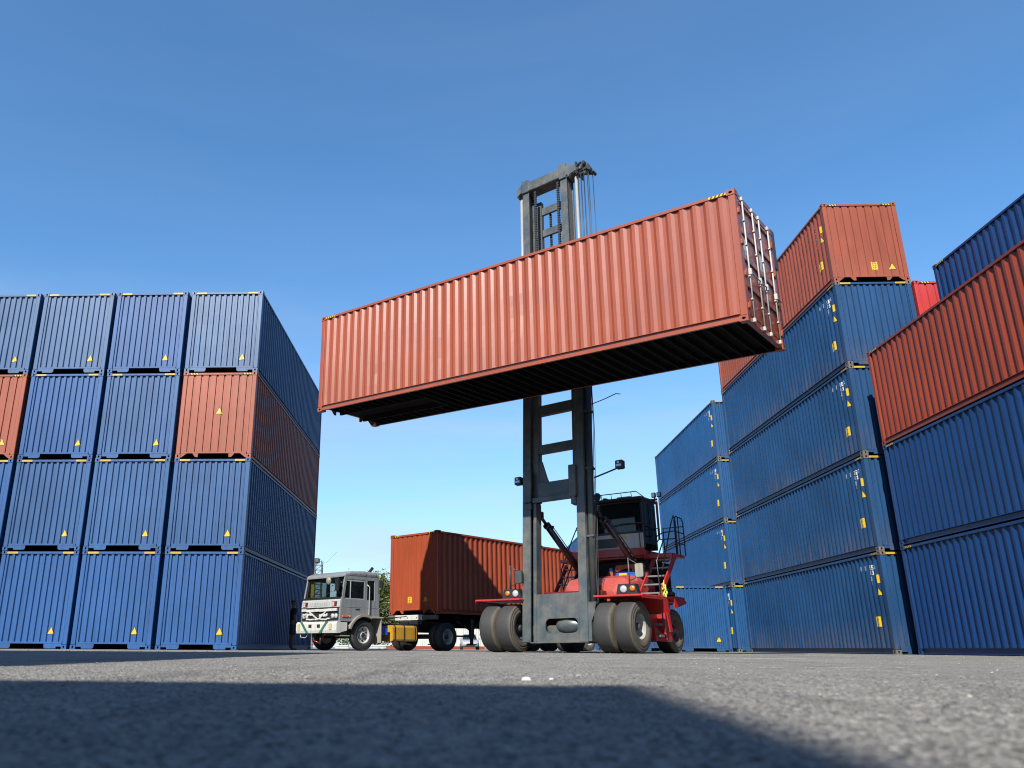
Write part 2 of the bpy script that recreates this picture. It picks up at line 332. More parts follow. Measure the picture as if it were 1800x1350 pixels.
# ------------------------------------------------------------------ the ground
def ground():
    v = []; f = []; sm = []
    ys = []; y = 0.42
    while y < 11.0: ys.append(y); y *= 1.0085 if y < 4 else 1.013
    NX = 300; ts = [-0.95 + 1.9 * i / NX for i in range(NX + 1)]
    for y in ys:
        for t in ts:
            x = t * y + 0.05 * y
            a = min(1.0, max(0.0, (11.0 - y) / 3.0)) * min(1, (0.95 - abs(t)) / 0.06)
            h = 0.0028 * noise.noise((x * 50, y * 50, 0)) + 0.0026 * noise.noise((x * 100, y * 100, 3)) + 0.003 * noise.noise((x * 5, y * 5, 7))
            v.append((x, y, h * a - 0.001))
    nx = NX + 1
    for j in range(len(ys) - 1):
        for i in range(NX): f.append((j * nx + i, j * nx + i + 1, (j + 1) * nx + i + 1, (j + 1) * nx + i)); sm.append(True)
    # surround: ring quads out to the horizon
    b = len(v); B = 3000.0; ylo, yhi = ys[0], ys[-1]
    bl = 0; br = NX; tl = (len(ys) - 1) * nx; tr = tl + NX
    v += [(-B, -B, -0.001), (B, -B, -0.001), (B, B, -0.001), (-B, B, -0.001)]
    f.append([b] + [b + 1] + [i for i in range(NX, -1, -1)]); sm.append(False)
    f.append([b + 1, b + 2] + [j * nx + NX for j in range(len(ys) - 1, -1, -1)]); sm.append(False)
    f.append([b + 2, b + 3] + [tl + i for i in range(0, NX + 1)]); sm.append(False)
    f.append([b + 3, b] + [j * nx for j in range(len(ys))]); sm.append(False)
    me = bpy.data.meshes.new('ground'); me.from_pydata(v, [], f); me.polygons.foreach_set('use_smooth', sm); me.materials.append(M['asphalt']); me.update()
    o = bpy.data.objects.new('ground', me); COL.objects.link(o); tag(o, kind='structure')
ground()

# ------------------------------------------------------------------ containers
CL, CW, CH = 12.192, 2.438, 2.896
POST = 0.165
def side_depth(x):   # 0 = outer plane; positive inwards
    p = (x - POST) % 0.278
    if p < 0.072: return 0.0
    if p < 0.140: return 0.041 * (p - 0.072) / 0.068
    if p < 0.210: return 0.041
    return 0.041 * (0.278 - p) / 0.068
def end_depth_blue(y):
    p = (y - 0.10) % 0.193
    if p < 0.078: return 0.0
    if p < 0.098: return 0.042 * (p - 0.078) / 0.02
    if p < 0.170: return 0.042
    return 0.042 * (0.193 - p) / 0.023
def end_depth_red(y):
    p = (y - 0.09) % 0.252
    if p < 0.178: return 0.0
    if p < 0.192: return 0.034 * (p - 0.178) / 0.014
    if p < 0.236: return 0.034
    return 0.034 * (0.252 - p) / 0.016
def breaks(a, b, start, period, offs):
    xs = {round(a, 4), round(b, 4)}; k = math.floor((a - start) / period) - 1
    while start + k * period < b:
        for o_ in offs:
            x = start + k * period + o_
            if a < x < b: xs.add(round(x, 4))
        k += 1
    return sorted(xs)
SIDE_X = breaks(POST - .01, CL - POST + .01, POST, 0.278, (0, .072, .140, .210))
ENDB_Y = breaks(0.155, CW - 0.155, 0.10, 0.193, (0, .078, .098, .170))
ENDR_Y = breaks(0.155, CW - 0.155, 0.09, 0.252, (0, .178, .192, .236))
Z0, Z1 = 0.165, 2.795
INS = 0.018
def corr_side(side, mat, seed):
    mb = MB(); nz_ = 9; rows = []
    for j in range(nz_ + 1):
        z = Z0 + (Z1 - Z0) * j / nz_
        for x in SIDE_X:
            d = INS + side_depth(x)
            e = math.sin(math.pi * j / nz_)
            d += e * (0.0035 * noise.noise((x * 1.1, z * 1.3, seed * 9.1)) + 0.0020 * noise.noise((x * 3.1, z * 2.0, seed * 3.3)))
            dent = noise.noise((x * 0.9, z * 0.9, seed * 5.7 + 40)); d += e * max(0, dent - 0.38) * 0.06
            xx = x + e * 0.003 * noise.noise((x * 4, z * 1.5, seed + 20))
            mb.v.append((xx, d if side == 0 else CW - d, z))
    n = len(SIDE_X)
    for j in range(nz_):
        for i in range(n - 1): mb.face((j * n + i, j * n + i + 1, (j + 1) * n + i + 1, (j + 1) * n + i))
    return mb.build('side_panel', mat)
def corr_end(x0, sgn, kind, mat, seed):
    mb = MB(); nz_ = 7; Y = ENDB_Y if kind == 'b' else ENDR_Y; fn = end_depth_blue if kind == 'b' else end_depth_red
    for j in range(nz_ + 1):
        z = 0.20 + (2.80 - 0.20) * j / nz_; e = math.sin(math.pi * j / nz_)
        for y in Y:
            d = 0.030 + fn(y) + e * 0.005 * noise.noise((y * 1.5, z * 1.4, seed * 4.1))
            mb.v.append((x0 + sgn * d, y + e * 0.004 * noise.noise((y * 4, z * 2, seed)), z))
    n = len(Y)
    for j in range(nz_):
        for i in range(n - 1): mb.face((j * n + i, j * n + i + 1, (j + 1) * n + i + 1, (j + 1) * n + i))
    return mb.build('end_panel', mat)
def hole_face(mb, o, ux, uy, w_, h_, hw, hh, depth, nrm, matf, dark):
    # rectangle face with an oval hole sunk along -nrm
    o = Vector(o); ux = Vector(ux); uy = Vector(uy); nrm = Vector(nrm); n = 16
    rect = []; ov = []
    for k in range(n):
        t = 2 * math.pi * k / n; c, s_ = math.cos(t), math.sin(t)
        m_ = max(abs(c), abs(s_)); rect.append(o + ux * (w_ * .5 * c / m_) + uy * (h_ * .5 * s_ / m_))
        ov.append(o + ux * (hw * .5 * c) + uy * (hh * .5 * s_))
    b = len(mb.v); inn = [p - nrm * depth for p in ov]
    mb.v += [tuple(p) for p in rect + ov + inn]; mb.mat(matf)
    for k in range(n): mb.face((b + k, b + (k + 1) % n, b + n + (k + 1) % n, b + n + k))
    mb.mat(dark)
    for k in range(n): mb.face((b + n + k, b + n + (k + 1) % n, b + 2 * n + (k + 1) % n, b + 2 * n + k))
    mb.face([b + 2 * n + k for k in range(n)])
def casting(ix, iy, iz, mat):
    mb = MB(); lx, ly, lz = 0.178, 0.162, 0.118
    x0 = 0 if ix == 0 else CL - lx; y0 = 0 if iy == 0 else CW - ly; z0 = 0.002 if iz == 0 else CH - lz - 0.001
    xe = x0 if ix == 0 else x0 + lx; ye = y0 if iy == 0 else y0 + ly; nx = -1 if ix == 0 else 1; ny = -1 if iy == 0 else 1
    hole_face(mb, (xe + nx * .003, y0 + ly / 2, z0 + lz / 2), (0, 1, 0), (0, 0, 1), ly, lz, .052, .078, .04, (nx, 0, 0), mat, M['black'])
    hole_face(mb, (x0 + lx / 2, ye + ny * .003, z0 + lz / 2), (1, 0, 0), (0, 0, 1), lx, lz, .078, .052, .04, (0, ny, 0), mat, M['black'])
    mb.mat(mat)
    # remaining sides
    xa, xb = (xe + nx * .003, x0 + lx if ix == 0 else x0); ya, yb = (ye + ny * .003, y0 + ly if iy == 0 else y0)
    P = lambda x, y, z: (x, y, z)
    for z in (z0, z0 + lz): mb.add([P(xa, ya, z), P(xb, ya, z), P(xb, yb, z), P(xa, yb, z)], [(0, 1, 2, 3)])
    mb.add([P(xb, ya, z0), P(xb, yb, z0), P(xb, yb, z0 + lz), P(xb, ya, z0 + lz)], [(0, 1, 2, 3)])
    mb.add([P(xa, yb, z0), P(xb, yb, z0), P(xb, yb, z0 + lz), P(xa, yb, z0 + lz)], [(0, 1, 2, 3)])
    return mb.build('corner_casting', None, fixn=False)
def rails(mat, dark, doors, kind='b'):
    lip = .085 if kind == 'r' else .034
    mb = MB(); mb.mat(mat); c = 0.006
    for y in (0, CW):
        s_ = 1 if y == 0 else -1
        mb.box((.17, y + s_ * .002, 2.80), (CL - .17, y + s_ * .065, 2.872), c)                # top side rail
        mb.box((.17, y + s_ * .004, 0.020), (CL - .17, y + s_ * .060, lip), .003)               # bottom side rail: outer lip
        mb.box((.17, y + s_ * .050, lip + .0002), (CL - .17, y + s_ * .066, 0.163), 0)            # recessed web
        mb.box((.17, y + s_ * .006, 0.1632), (CL - .17, y + s_ * .066, 0.176), .002)
    for x in (0, CL):
        s_ = 1 if x == 0 else -1
        if doors and x == CL:
            mb.box((x - .08, .16, 2.74), (x - .004, CW - .16, 2.87), c); mb.box((x - .12, .16, 0.03), (x - .02, CW - .16, 0.16), c); continue
        mb.box((x + s_ * .006, .16, 2.79), (x + s_ * .075, CW - .16, 2.862), c)                # header
        mb.box((x + s_ * .010, .16, 0.150), (x + s_ * .075, CW - .16, 0.205), c)               # sill lip
    return mb.build('rail_frame', mat)
def sill(kind, x, s_, mat):
    res = []; a, b = sorted((x + s_ * .014, x + s_ * .034))
    if kind == 'b':
        for m_ in (0, 1):
            f_ = (lambda y: y) if m_ == 0 else (lambda y: CW - y)
            poly = [(.165, .152), (.165, .072), (.33, .072), (.335, .018), (.66, .018), (.70, .05), (.71, .152)]
            mb = MB(); mb.mat(mat).prism([(f_(y), z) for y, z in poly], a, b, 'yz'); res.append(mb.build('end_sill', mat))
    else:
        for m_ in (0, 1):
            f_ = (lambda y: y) if m_ == 0 else (lambda y: CW - y)
            mb = MB(); mb.mat(mat).prism([(f_(y), z) for y, z in [(.165, .151), (.165, .02), (.20, .03), (.36, .151)]], a, b, 'yz'); res.append(mb.build('corner_gusset', mat))
            mb = MB(); mb.mat(mat).prism([(f_(y), z) for y, z in [(.54, .151), (.64, .035), (.72, .03), (.73, .151)]], a, b, 'yz'); res.append(mb.build('sill_bracket', mat))
    return res
def post(ix, iy, mat):
    mb = MB(); lx, ly = 0.15, 0.145
    x0 = .004 if ix == 0 else CL - lx; y0 = .004 if iy == 0 else CW - ly
    mb.box((x0, y0, .122), (x0 + lx - .004, y0 + ly - .004, CH - .122), .012)
    return mb.build('corner_post', mat)
def roof_floor(mat):
    mb = MB(); mb.mat(mat)
    mb.box((.06, .07, 2.81), (CL - .06, CW - .07, 2.85)); r = mb.build('roof_panel', mat)
    mb = MB(); mb.box((.05, .055, .155), (CL - .05, CW - .055, .163)); f = mb.build('floor_panel', M['under'])
    return r, f
def under(tunnel=True):
    mb = MB(); mb.mat(M['under'])
    tl = 3.3
    for k in range(40):
        x = 0.35 + k * 0.295
        if x > CL - .25: break
        if tunnel and x < tl:
            mb.box((x, .0702, .030), (x + .045, .70, .152)); mb.box((x, CW - .70, .030), (x + .045, CW - .0702, .152))
        else: mb.box((x, .0702, .030), (x + .045, CW - .0702, .152))
    if tunnel:
        mb.box((.20, .70, .012), (tl, .76, .150)); mb.box((.20, CW - .76, .012), (tl, CW - .70, .150)); mb.box((tl, .70, .03), (tl + .12, CW - .70, .150))
    for y in (.0665, CW - .0700): mb.box((.17, y, .022), (CL - .17, y + .0035, .152))  # added dark strips over the rail webs, in place of underside shade
    return mb.build('cross_members', M['under'])
def decal_strip(pts_fn, x0, x1, z0fn, z1fn, step, place, mat, name, off=0.003):
    mb = MB(); mb.mat(mat); n = max(1, int(math.ceil((x1 - x0) / step))); xs = [x0 + (x1 - x0) * i / n for i in range(n + 1)]
    for i in range(n):
        a, b = xs[i], xs[i + 1]; da, db = pts_fn(a) - off, pts_fn(b) - off
        zs = (z0fn(a), z1fn(a), z0fn(b), z1fn(b))
        mb.add([place(a, da, zs[0]), place(b, db, zs[2]), place(b, db, zs[3]), place(a, da, zs[1])], [(0, 1, 2, 3)])
    return mb
FONT = {'H': ['101', '101', '111', '101', '101'], 'U': ['101', '101', '101', '101', '111'], 'T': ['111', '010', '010', '010', '010'],
 '5': ['111', '100', '111', '001', '111'], '7': ['111', '001', '001', '010', '010'], 'G': ['111', '100', '101', '101', '111'], '1': ['010', '110', '010', '010', '111'],
 '8': ['111', '101', '111', '101', '111'], '6': ['111', '100', '111', '101', '111'], '2': ['111', '001', '111', '100', '111'], '4': ['101', '101', '111', '001', '001'], '0': ['111', '101', '101', '101', '111'],
 '9': ['111', '101', '111', '001', '111'], '3': ['111', '001', '111', '001', '111'], 'X': ['101', '101', '010', '101', '101'], 'L': ['100', '100', '100', '100', '111'], 'E': ['111', '100', '110', '100', '111'],
 'K': ['101', '110', '100', '110', '101'], 'A': ['010', '101', '111', '101', '101'], 'M': ['101', '111', '111', '101', '101'], 'N': ['110', '101', '101', '101', '101'], 'R': ['110', '101', '110', '101', '101'], 'B': ['110', '101', '110', '101', '110'], 'W': ['101', '101', '111', '111', '101'], 'C': ['111', '100', '100', '100', '111'], ' ': ['000'] * 5}
def side_text(mb, s_, dist_left, ztop, h, side_y, gap=1.35):
    """letters read left to right as seen from outside the y=CW side; dist measured from x=0 (right hand end)"""
    px = h / 5 * 0.9; py = h / 5; x = dist_left
    for chh in s_:
        g = FONT.get(chh, FONT[' '])
        for r_, row in enumerate(g):
            for c_, bit in enumerate(row):
                if bit == '1':
                    a = x - c_ * px; b = a - px; z1 = ztop - r_ * py; z0 = z1 - py
                    pa = INS + side_depth(a) - .003; pb = INS + side_depth(b) - .003
                    mb.add([(a, side_y - pa, z0), (b, side_y - pb, z0), (b, side_y - pb, z1), (a, side_y - pa, z1)], [(0, 1, 2, 3)])
        x -= px * 3 * gap
def side_marks(code, num, parent):
    mb = MB(); mb.mat(M['white_text'])
    if code.strip():
        for ch_, x_ in (('H', 1.347), ('U', 1.069), (num[0], .791), (num[1], .700), (num[2], .600), (num[3], .513)): side_text(mb, ch_, x_, 2.54, .13, CW)
        for ch_, x_ in (('5', .862), ('G', .791), ('1', .695)): side_text(mb, ch_, x_, 2.38, .12, CW)
        side_text(mb, '0', .791, 2.21, .13, CW); side_text(mb, '1', .780, 2.05, .07, CW)
    else:
        for k_ in range(9): side_text(mb, '1', .790, 2.52 - .11 * k_, .06, CW)
    o = mb.build('container_number', None, parent); 
    dep = lambda x: INS + side_depth(x); pl = lambda x, d, z: (x, CW - d, z)
    mb = decal_strip(dep, .34, .45, lambda x: 2.00, lambda x: 2.24, .02, pl, M['decal'], ''); mb.build('yellow_notice', None, parent)
    tri = decal_strip(dep, .33, .56, lambda x: 1.64, lambda x: 1.66 + .22 * (1 - abs(x - .445) / .115), .012, pl, M['decal_dark'], '', .002)
    t2 = decal_strip(dep, .35, .54, lambda x: 1.655, lambda x: 1.66 + .19 * (1 - abs(x - .445) / .096), .012, pl, M['decal'], '', .005)
    tri.mat(M['decal']); o_ = len(tri.v); tri.v += t2.v
    for f_ in t2.f: tri.face([i + o_ for i in f_])
    tri.build('warning_triangle', None, parent)
    mb = decal_strip(dep, .66, .94, lambda x: .77, lambda x: 1.06, .02, pl, M['decal'], '')
    mb.mat(M['decal_dark'])
    for z in (.84, .97):
        t3 = decal_strip(dep, .72, .80 + .1 * random.random(), lambda x: z, lambda x: z + .012, .02, pl, M['decal_dark'], '', .006)
        o_ = len(mb.v); mb.v += t3.v
        for f_ in t3.f: mb.face([i + o_ for i in f_])
    mb.build('yellow_plate', None, parent)
def end_triangle(yc, z0, kind, parent, h=0.24, wd=0.24):
    fn = end_depth_blue if kind == 'b' else end_depth_red
    dep = lambda y: .030 + fn(y); pl = lambda y, d, z: (d, y, z)
    tri = decal_strip(dep, yc - wd / 2, yc + wd / 2, lambda y: z0, lambda y: z0 + .02 + (h) * (1 - abs(y - yc) / (wd / 2)), .012, pl, M['decal_dark'], '', .002)
    t2 = decal_strip(dep, yc - wd / 2 + .022, yc + wd / 2 - .022, lambda y: z0 + .016, lambda y: z0 + .025 + (h - .045) * (1 - abs(y - yc) / (wd / 2 - .02)), .012, pl, M['decal'], '', .005)
    tri.mat(M['decal']); o_ = len(tri.v); tri.v += t2.v
    for f_ in t2.f: tri.face([i + o_ for i in f_])
    return tri.build('warning_triangle', None, parent)
def end_plate(y0, y1, z0, z1, kind, parent):
    fn = end_depth_blue if kind == 'b' else end_depth_red
    dep = lambda y: .030 + fn(y); pl = lambda y, d, z: (d, y, z)
    mb = decal_strip(dep, y0, y1, lambda y: z0, lambda y: z1, .02, pl, M['decal'], '')
    for k in range(3):
        z = z1 - .06 - k * .07
        t3 = decal_strip(dep, y0 + .03, y1 - .05, lambda y: z, lambda y: z + .018, .02, pl, M['decal_dark'], '', .006)
        mb.mat(M['decal_dark']); o_ = len(mb.v); mb.v += t3.v
        for f_ in t3.f: mb.face([i + o_ for i in f_])
    return mb.build('yellow_plate', None, parent)
def hazard(kind, mat):
    """striped strips on the header ends and on the top side rails"""
    outp = []
    for (a, b) in ((.175, .50), (CW - .50, CW - .175)):
        mb = MB(); xx = .0035
        if kind == 'b':
            mb.mat(M['hazard_y']); mb.box((xx - .001, a, 2.798), (xx + .003, b, 2.855))
            mb.mat(M['decal_dark']); k = 0; y = a + .012
            while y < b - .02:
                z = 2.806; mb.prism([(y, z), (y + .01, z), (y + .022, z + .04), (y + .012, z + .04)], xx - .0025, xx - .001, 'yz'); y += .030
        else:
            mb.mat(M['decal_dark']); mb.box((xx - .001, a, 2.796), (xx + .003, b, 2.85))
            mb.mat(M['hazard_y']); y = a + .01
            while y < b - .07:
                mb.prism([(y, 2.797), (y + .045, 2.797), (y + .08, 2.849), (y + .035, 2.849)], xx - .0025, xx - .001, 'yz'); y += .09
        outp.append(mb.build('hazard_strip', None))
    for yy, sg in ((0, 1), (CW, -1)):
        for (a, b) in ((.185, .55), (CL - .55, CL - .185)):
            mb = MB(); y0 = yy + sg * -.001
            mb.mat(M['hazard_y']); mb.box((a, y0, 2.812), (b, yy + sg * .003, 2.862)); mb.mat(M['decal_dark']); x = a + .03
            while x < b - .06:
                mb.prism([(x, 2.813), (x + .035, 2.813), (x + .065, 2.861), (x + .03, 2.861)], *sorted((yy - sg * .003, yy - sg * .001)), 'xz'); x += .085
            outp.append(mb.build('hazard_strip', None))
    return outp
def door_end(mat):
    """two doors with locking rods at x=CL"""
    res = []
    for k in (0, 1):
        y0 = .155 if k == 0 else CW / 2 + .006; y1 = CW / 2 - .006 if k == 0 else CW - .155
        mb = MB(); mb.mat(mat)
        mb.box((CL - .075, y0, .17), (CL - .045, y1, 2.735), .004)
        for (za, zb) in ((.17, .25), (.80, .93), (1.40, 1.53), (2.00, 2.13), (2.655, 2.735)): mb.box((CL - .046, y0 + .01, za), (CL - .012, y1 - .01, zb), .008)
        for ya in (y0, y1 - .06): mb.box((CL - .046, ya, .17), (CL - .014, ya + .06, 2.735), .006)
        d = mb.build('door', mat); res.append(d)
        g = MB(); g.box((CL - .0445, y0 + .1, 1.56), (CL - .040, y0 + .38, 1.97)); g.build('data_plate', M['sticker'], d)
        g = MB(); g.tube([(CL - .03, CW / 2 + (-.012 if k == 0 else .012), .18), (CL - .03, CW / 2 + (-.012 if k == 0 else .012), 2.73)], .016, 6); g.build('door_gasket', M['rubber'], d)
        for yy in (y0 + .22, y1 - .20):
            mb = MB(); mb.mat(M['galv']); xr = CL + .012
            mb.tube([(xr, yy, .07), (xr, yy, 2.83)], .017, 8)
            for z in (.10, 2.80): mb.box((CL - .02, yy - .04, z - .045), (CL + .034, yy + .04, z + .045), .01)
            for z in (.55, 1.05, 1.75, 2.3): mb.box((CL - .012, yy - .045, z - .02), (CL + .032, yy + .045, z + .02), .008)
            mb.build('locking_rod', None, d)
            hb = MB(); sg = 1 if k == 0 else -1
            hb.mat(M['galv']).beam((xr + .02, yy, 1.15), (xr + .02, yy + sg * .38 * (1 if yy < (y0 + y1) / 2 else -1), 1.13), .03, .012, .003)
            hb.box((CL - .01, yy - .03, 1.08), (CL + .06, yy + .03, 1.22), .01); hb.build('door_handle', None, d)
        yh = y0 - .005 if k == 0 else y1 + .005
        for z in (.35, 1.05, 1.75, 2.45):
            hb = MB(); hb.mat(mat).box((CL - .05, yh - .05, z - .06), (CL + .020, yh + .05, z + .06), .008); hb.tube([(CL + .012, yh, z - .09), (CL + .012, yh, z + .09)], .018, 8); hb.build('hinge', None, d)
    return res
PROTO = {}
def proto(kind, matkey, castkey, seed, doors=False, tun=False):
    key = (kind, matkey, castkey, seed, doors, tun)
    if key in PROTO: return PROTO[key]
    mt = M[matkey]; cm = M[castkey] if castkey else mt
    parts = [corr_side(0, mt, seed), corr_side(1, mt, seed + 11), corr_end(0, 1, kind, mt, seed), rails(mt, M['under'], doors, kind)] + sill(kind, 0, 1, mt)
    if doors: parts += door_end(mt)
    else: parts += [corr_end(CL, -1, kind, mt, seed + 5)] + sill(kind, CL, -1, mt)
    parts += list(roof_floor(mt))
    for ix in (0, 1):
        for iy in (0, 1):
            parts.append(post(ix, iy, mt))
            for iz in (0, 1): parts.append(casting(ix, iy, iz, cm))
    parts += hazard(kind, mt)
    if tun: parts.append(under(True))
    PROTO[key] = parts; parts_used.add(key) if False else None
    return parts
USED = {}
def container(label, loc, rot, kind='b', mat='royal', cast=None, seed=0, doors=False, tun=False, group=None, tri=None, marks=None, plate=None):
    e = empty('shipping_container', loc); e.rotation_euler = rot
    tag(e, label, 'shipping container', group)
    ps = proto(kind, mat, cast, seed, doors, tun); key = id(ps)
    first = key not in USED; USED[key] = 1
    for p in ps:
        if first:
            p.parent = e
        else:
            c = p.copy(); COL.objects.link(c); c.parent = e
            for ch in list(p.children):
                d = ch.copy(); COL.objects.link(d); d.parent = c
    if tri: end_triangle(tri[0], tri[1], kind, e)
    if plate: end_plate(*plate, kind, e)
    if marks: side_marks(marks[0], marks[1], e)
    return e
RZ = (0, 0, R(90))
lev = ['ground-level', 'second from the ground', 'third from the ground', 'topmost']
colw = ['left stack column nearest the truck', 'left stack column second from the truck', 'left stack column third from the truck', 'left stack column fourth from the truck', 'left stack column fifth from the truck']
XL, YL, G = -6.675, 24.767, 0.129
for c_ in range(5):
    for k in range(4):
        red = (k == 2 and c_ in (0, 3))
        x = XL - c_ * (CW + G) + random.uniform(-.012, .012) * (c_ > 0)
        if red: tri_ = (CW - 1.28, 1.45) if c_ == 0 else (CW - 1.9, .45)
        else: tri_ = (CW - CW * .77, .42)
        container(('Red' if red else 'Blue') + ' container, ' + lev[k] + ' in the ' + colw[c_], (x, YL + random.uniform(-.015, .015), k * CH + .001 * k), RZ,
                  'r' if red else 'b', 'salmon' if red else ('royal', 'royal_b', 'royal_b', 'royal_sky')[k] if (c_ + k) % 4 else 'royal', None, (c_ * 3 + k) % 4 if not red else 2, group='containers in the left stack',  # blues grey with height: paint variation plus sky reflection in the colour
                  tri=(CW - tri_[0], tri_[1]) if False else ((CW - .77 * CW) if not red else (1.15 if c_ == 0 else .5), tri_[1]))
# middle row on the right
XR, YR = 12.25, 24.623
names = ['bottom', 'second from the ground', 'third from the ground', 'fourth from the ground', 'topmost']
nums = ['5571', '2247', '8671', '1871']
for k in range(5):
    if k < 4: container('Weathered blue container with white code, %s in the five-high right stack' % names[k], (XR + CW, YR + random.uniform(-.01, .01), k * CH + .001 * k), RZ, 'b', 'slate', 'cast_rust', k % 2 + 4, group='containers in the five-high stack', marks=('THU ', nums[k]))
    else:
        e = container('Faded red container with yellow decals, on top of the five-high blue stack', (XR + CW, YR, k * CH + .004), RZ, 'r', 'salmon', None, 6, group='containers in the five-high stack', tri=(.48, .42), plate=(CW - 1.45 - .04, CW - 1.45 + .16, .42, .70))
        side_marks('    ', '    ', e)
for k in range(4):
    container(('Bright red container behind the blue stack top, half hidden at its right' if k == 3 else 'Blue container %s in the hidden column right of the five-high stack' % names[k]), (14.774 + CW, YR, k * CH + .001 * k), RZ, 'r' if k == 3 else 'b', 'bright' if k == 3 else 'slate', None, 5 if k < 3 else 7, group='containers in the column behind the five-high stack')
# near row on the right (far ends seen)
YN = 23.56 - CL
for k in range(3):
    container(['Vivid blue container on the ground at the right photo edge', 'Vivid blue container right under the brick red one at the right edge', 'Brick red container resting on the vivid blue ones at the right edge'][k], (12.315 + CW, YN, k * CH + .001 * k), RZ, 'r' if k == 2 else 'b', 'maroonred' if k == 2 else 'deep', None, [0, 1, 3][k], group='containers at the right photo edge')
for k in range(4):
    container('Vivid blue container peeking above the brick red one at the right edge' if k == 3 else 'Vivid blue container %s in the hidden column behind the right photo edge' % names[k], (14.83 + CW, YN + .05, k * CH + .001 * k), RZ, 'b', 'deep', None, [0, 1, 2, 0][k], group='containers in the column behind the right photo edge')
# far row on the right
for k in range(4):
    container('Mid blue container with white code, %s in the far four-high right stack' % names[k if k < 3 else 4], (12.12 + CW, 37.95, k * CH + .001 * k), RZ, 'b', 'mid', 'cast_rust', k % 2, group='containers in the far right stack', marks=('THU ', nums[(k + 2) % 4]))
container('Single blue container on the ground behind the rear wheel of the lift truck', (9.665 + CW, 38.667, 0), RZ, 'b', 'mid', None, 2, tri=((CW - .77 * CW), .42), group='low containers behind the lift truck')
container('Blue container on the ground seen in the gap under the lift truck', (8.6 + CW, 42.4, 0), RZ, 'b', 'mid', None, 1, group='low containers behind the lift truck')
for k in range(3):
    container(['Blue container on the ground, glimpsed between the front wheels of the lift truck', 'Blue middle container of the distant stack behind the lift truck mast', 'Blue container glimpsed above the left stairs of the lift truck'][k], (9.25 + CW, 62.0, k * CH), RZ, 'b', 'mid', None, (2, 0, 1)[k], group='low containers behind the lift truck')
# rows behind the camera, whose shadows fall across the yard
for c_ in range(4):
    for k in range(4):
        container('Blue container left of the camera, column %s level %s' % ('one two three four'.split()[c_], 'one two three four'.split()[k]), (-6.7 - c_ * (CW + .13), -8.6, k * CH), RZ, 'b', 'royal', None, k, group='containers behind the camera on the left')
for c_ in range(8):
    for k in range(4):
        container('Blue container in the row behind the photographer, column %s level %s' % ('one two three four five six seven eight'.split()[c_], 'one two three four'.split()[k]), (-3.93 - CL * math.cos(R(86.8)), -10.4 - CL * math.sin(R(86.8)), k * CH) if c_ == 0 else (-5.7 - c_ * (CW + .13), -10.4 - CL, k * CH), (0, 0, R(86.8 if c_ == 0 else 90)), 'b', 'royal', None, k, group='containers in the row behind the photographer')
# the lifted container
def Rzyx(a, b, g):
    return (Matrix.Rotation(a, 4, 'Z') @ Matrix.Rotation(b, 4, 'Y') @ Matrix.Rotation(g, 4, 'X'))
ML = Matrix.Translation((-4.1349, 22.1794, 6.5377)) @ Rzyx(-0.6377, 0.0228, 0.026)
e = container('Oxide red container hoisted in the air by the lift truck', (0, 0, 0), (0, 0, 0), 'r', 'brown', None, 8, doors=True, tun=True)
e.matrix_world = ML
TRY = 0.844; TF = Vector((-math.cos(TRY), -math.sin(TRY), 0)); TS = Vector((math.sin(TRY), -math.cos(TRY), 0))
TO = Vector((-.877, 29.039, 0)); T0 = TO - TS * CW / 2
e = container('Orange red container loaded on the trailer behind the silver truck', TO + Vector((0, 0, 1.2226)), (0, 0, TRY), 'r', 'orange', None, 9, doors=True, tri=(.62, .42), plate=(1.33, 1.50, .40, .62))
for p, ps in list(PROTO.items()):
    pass
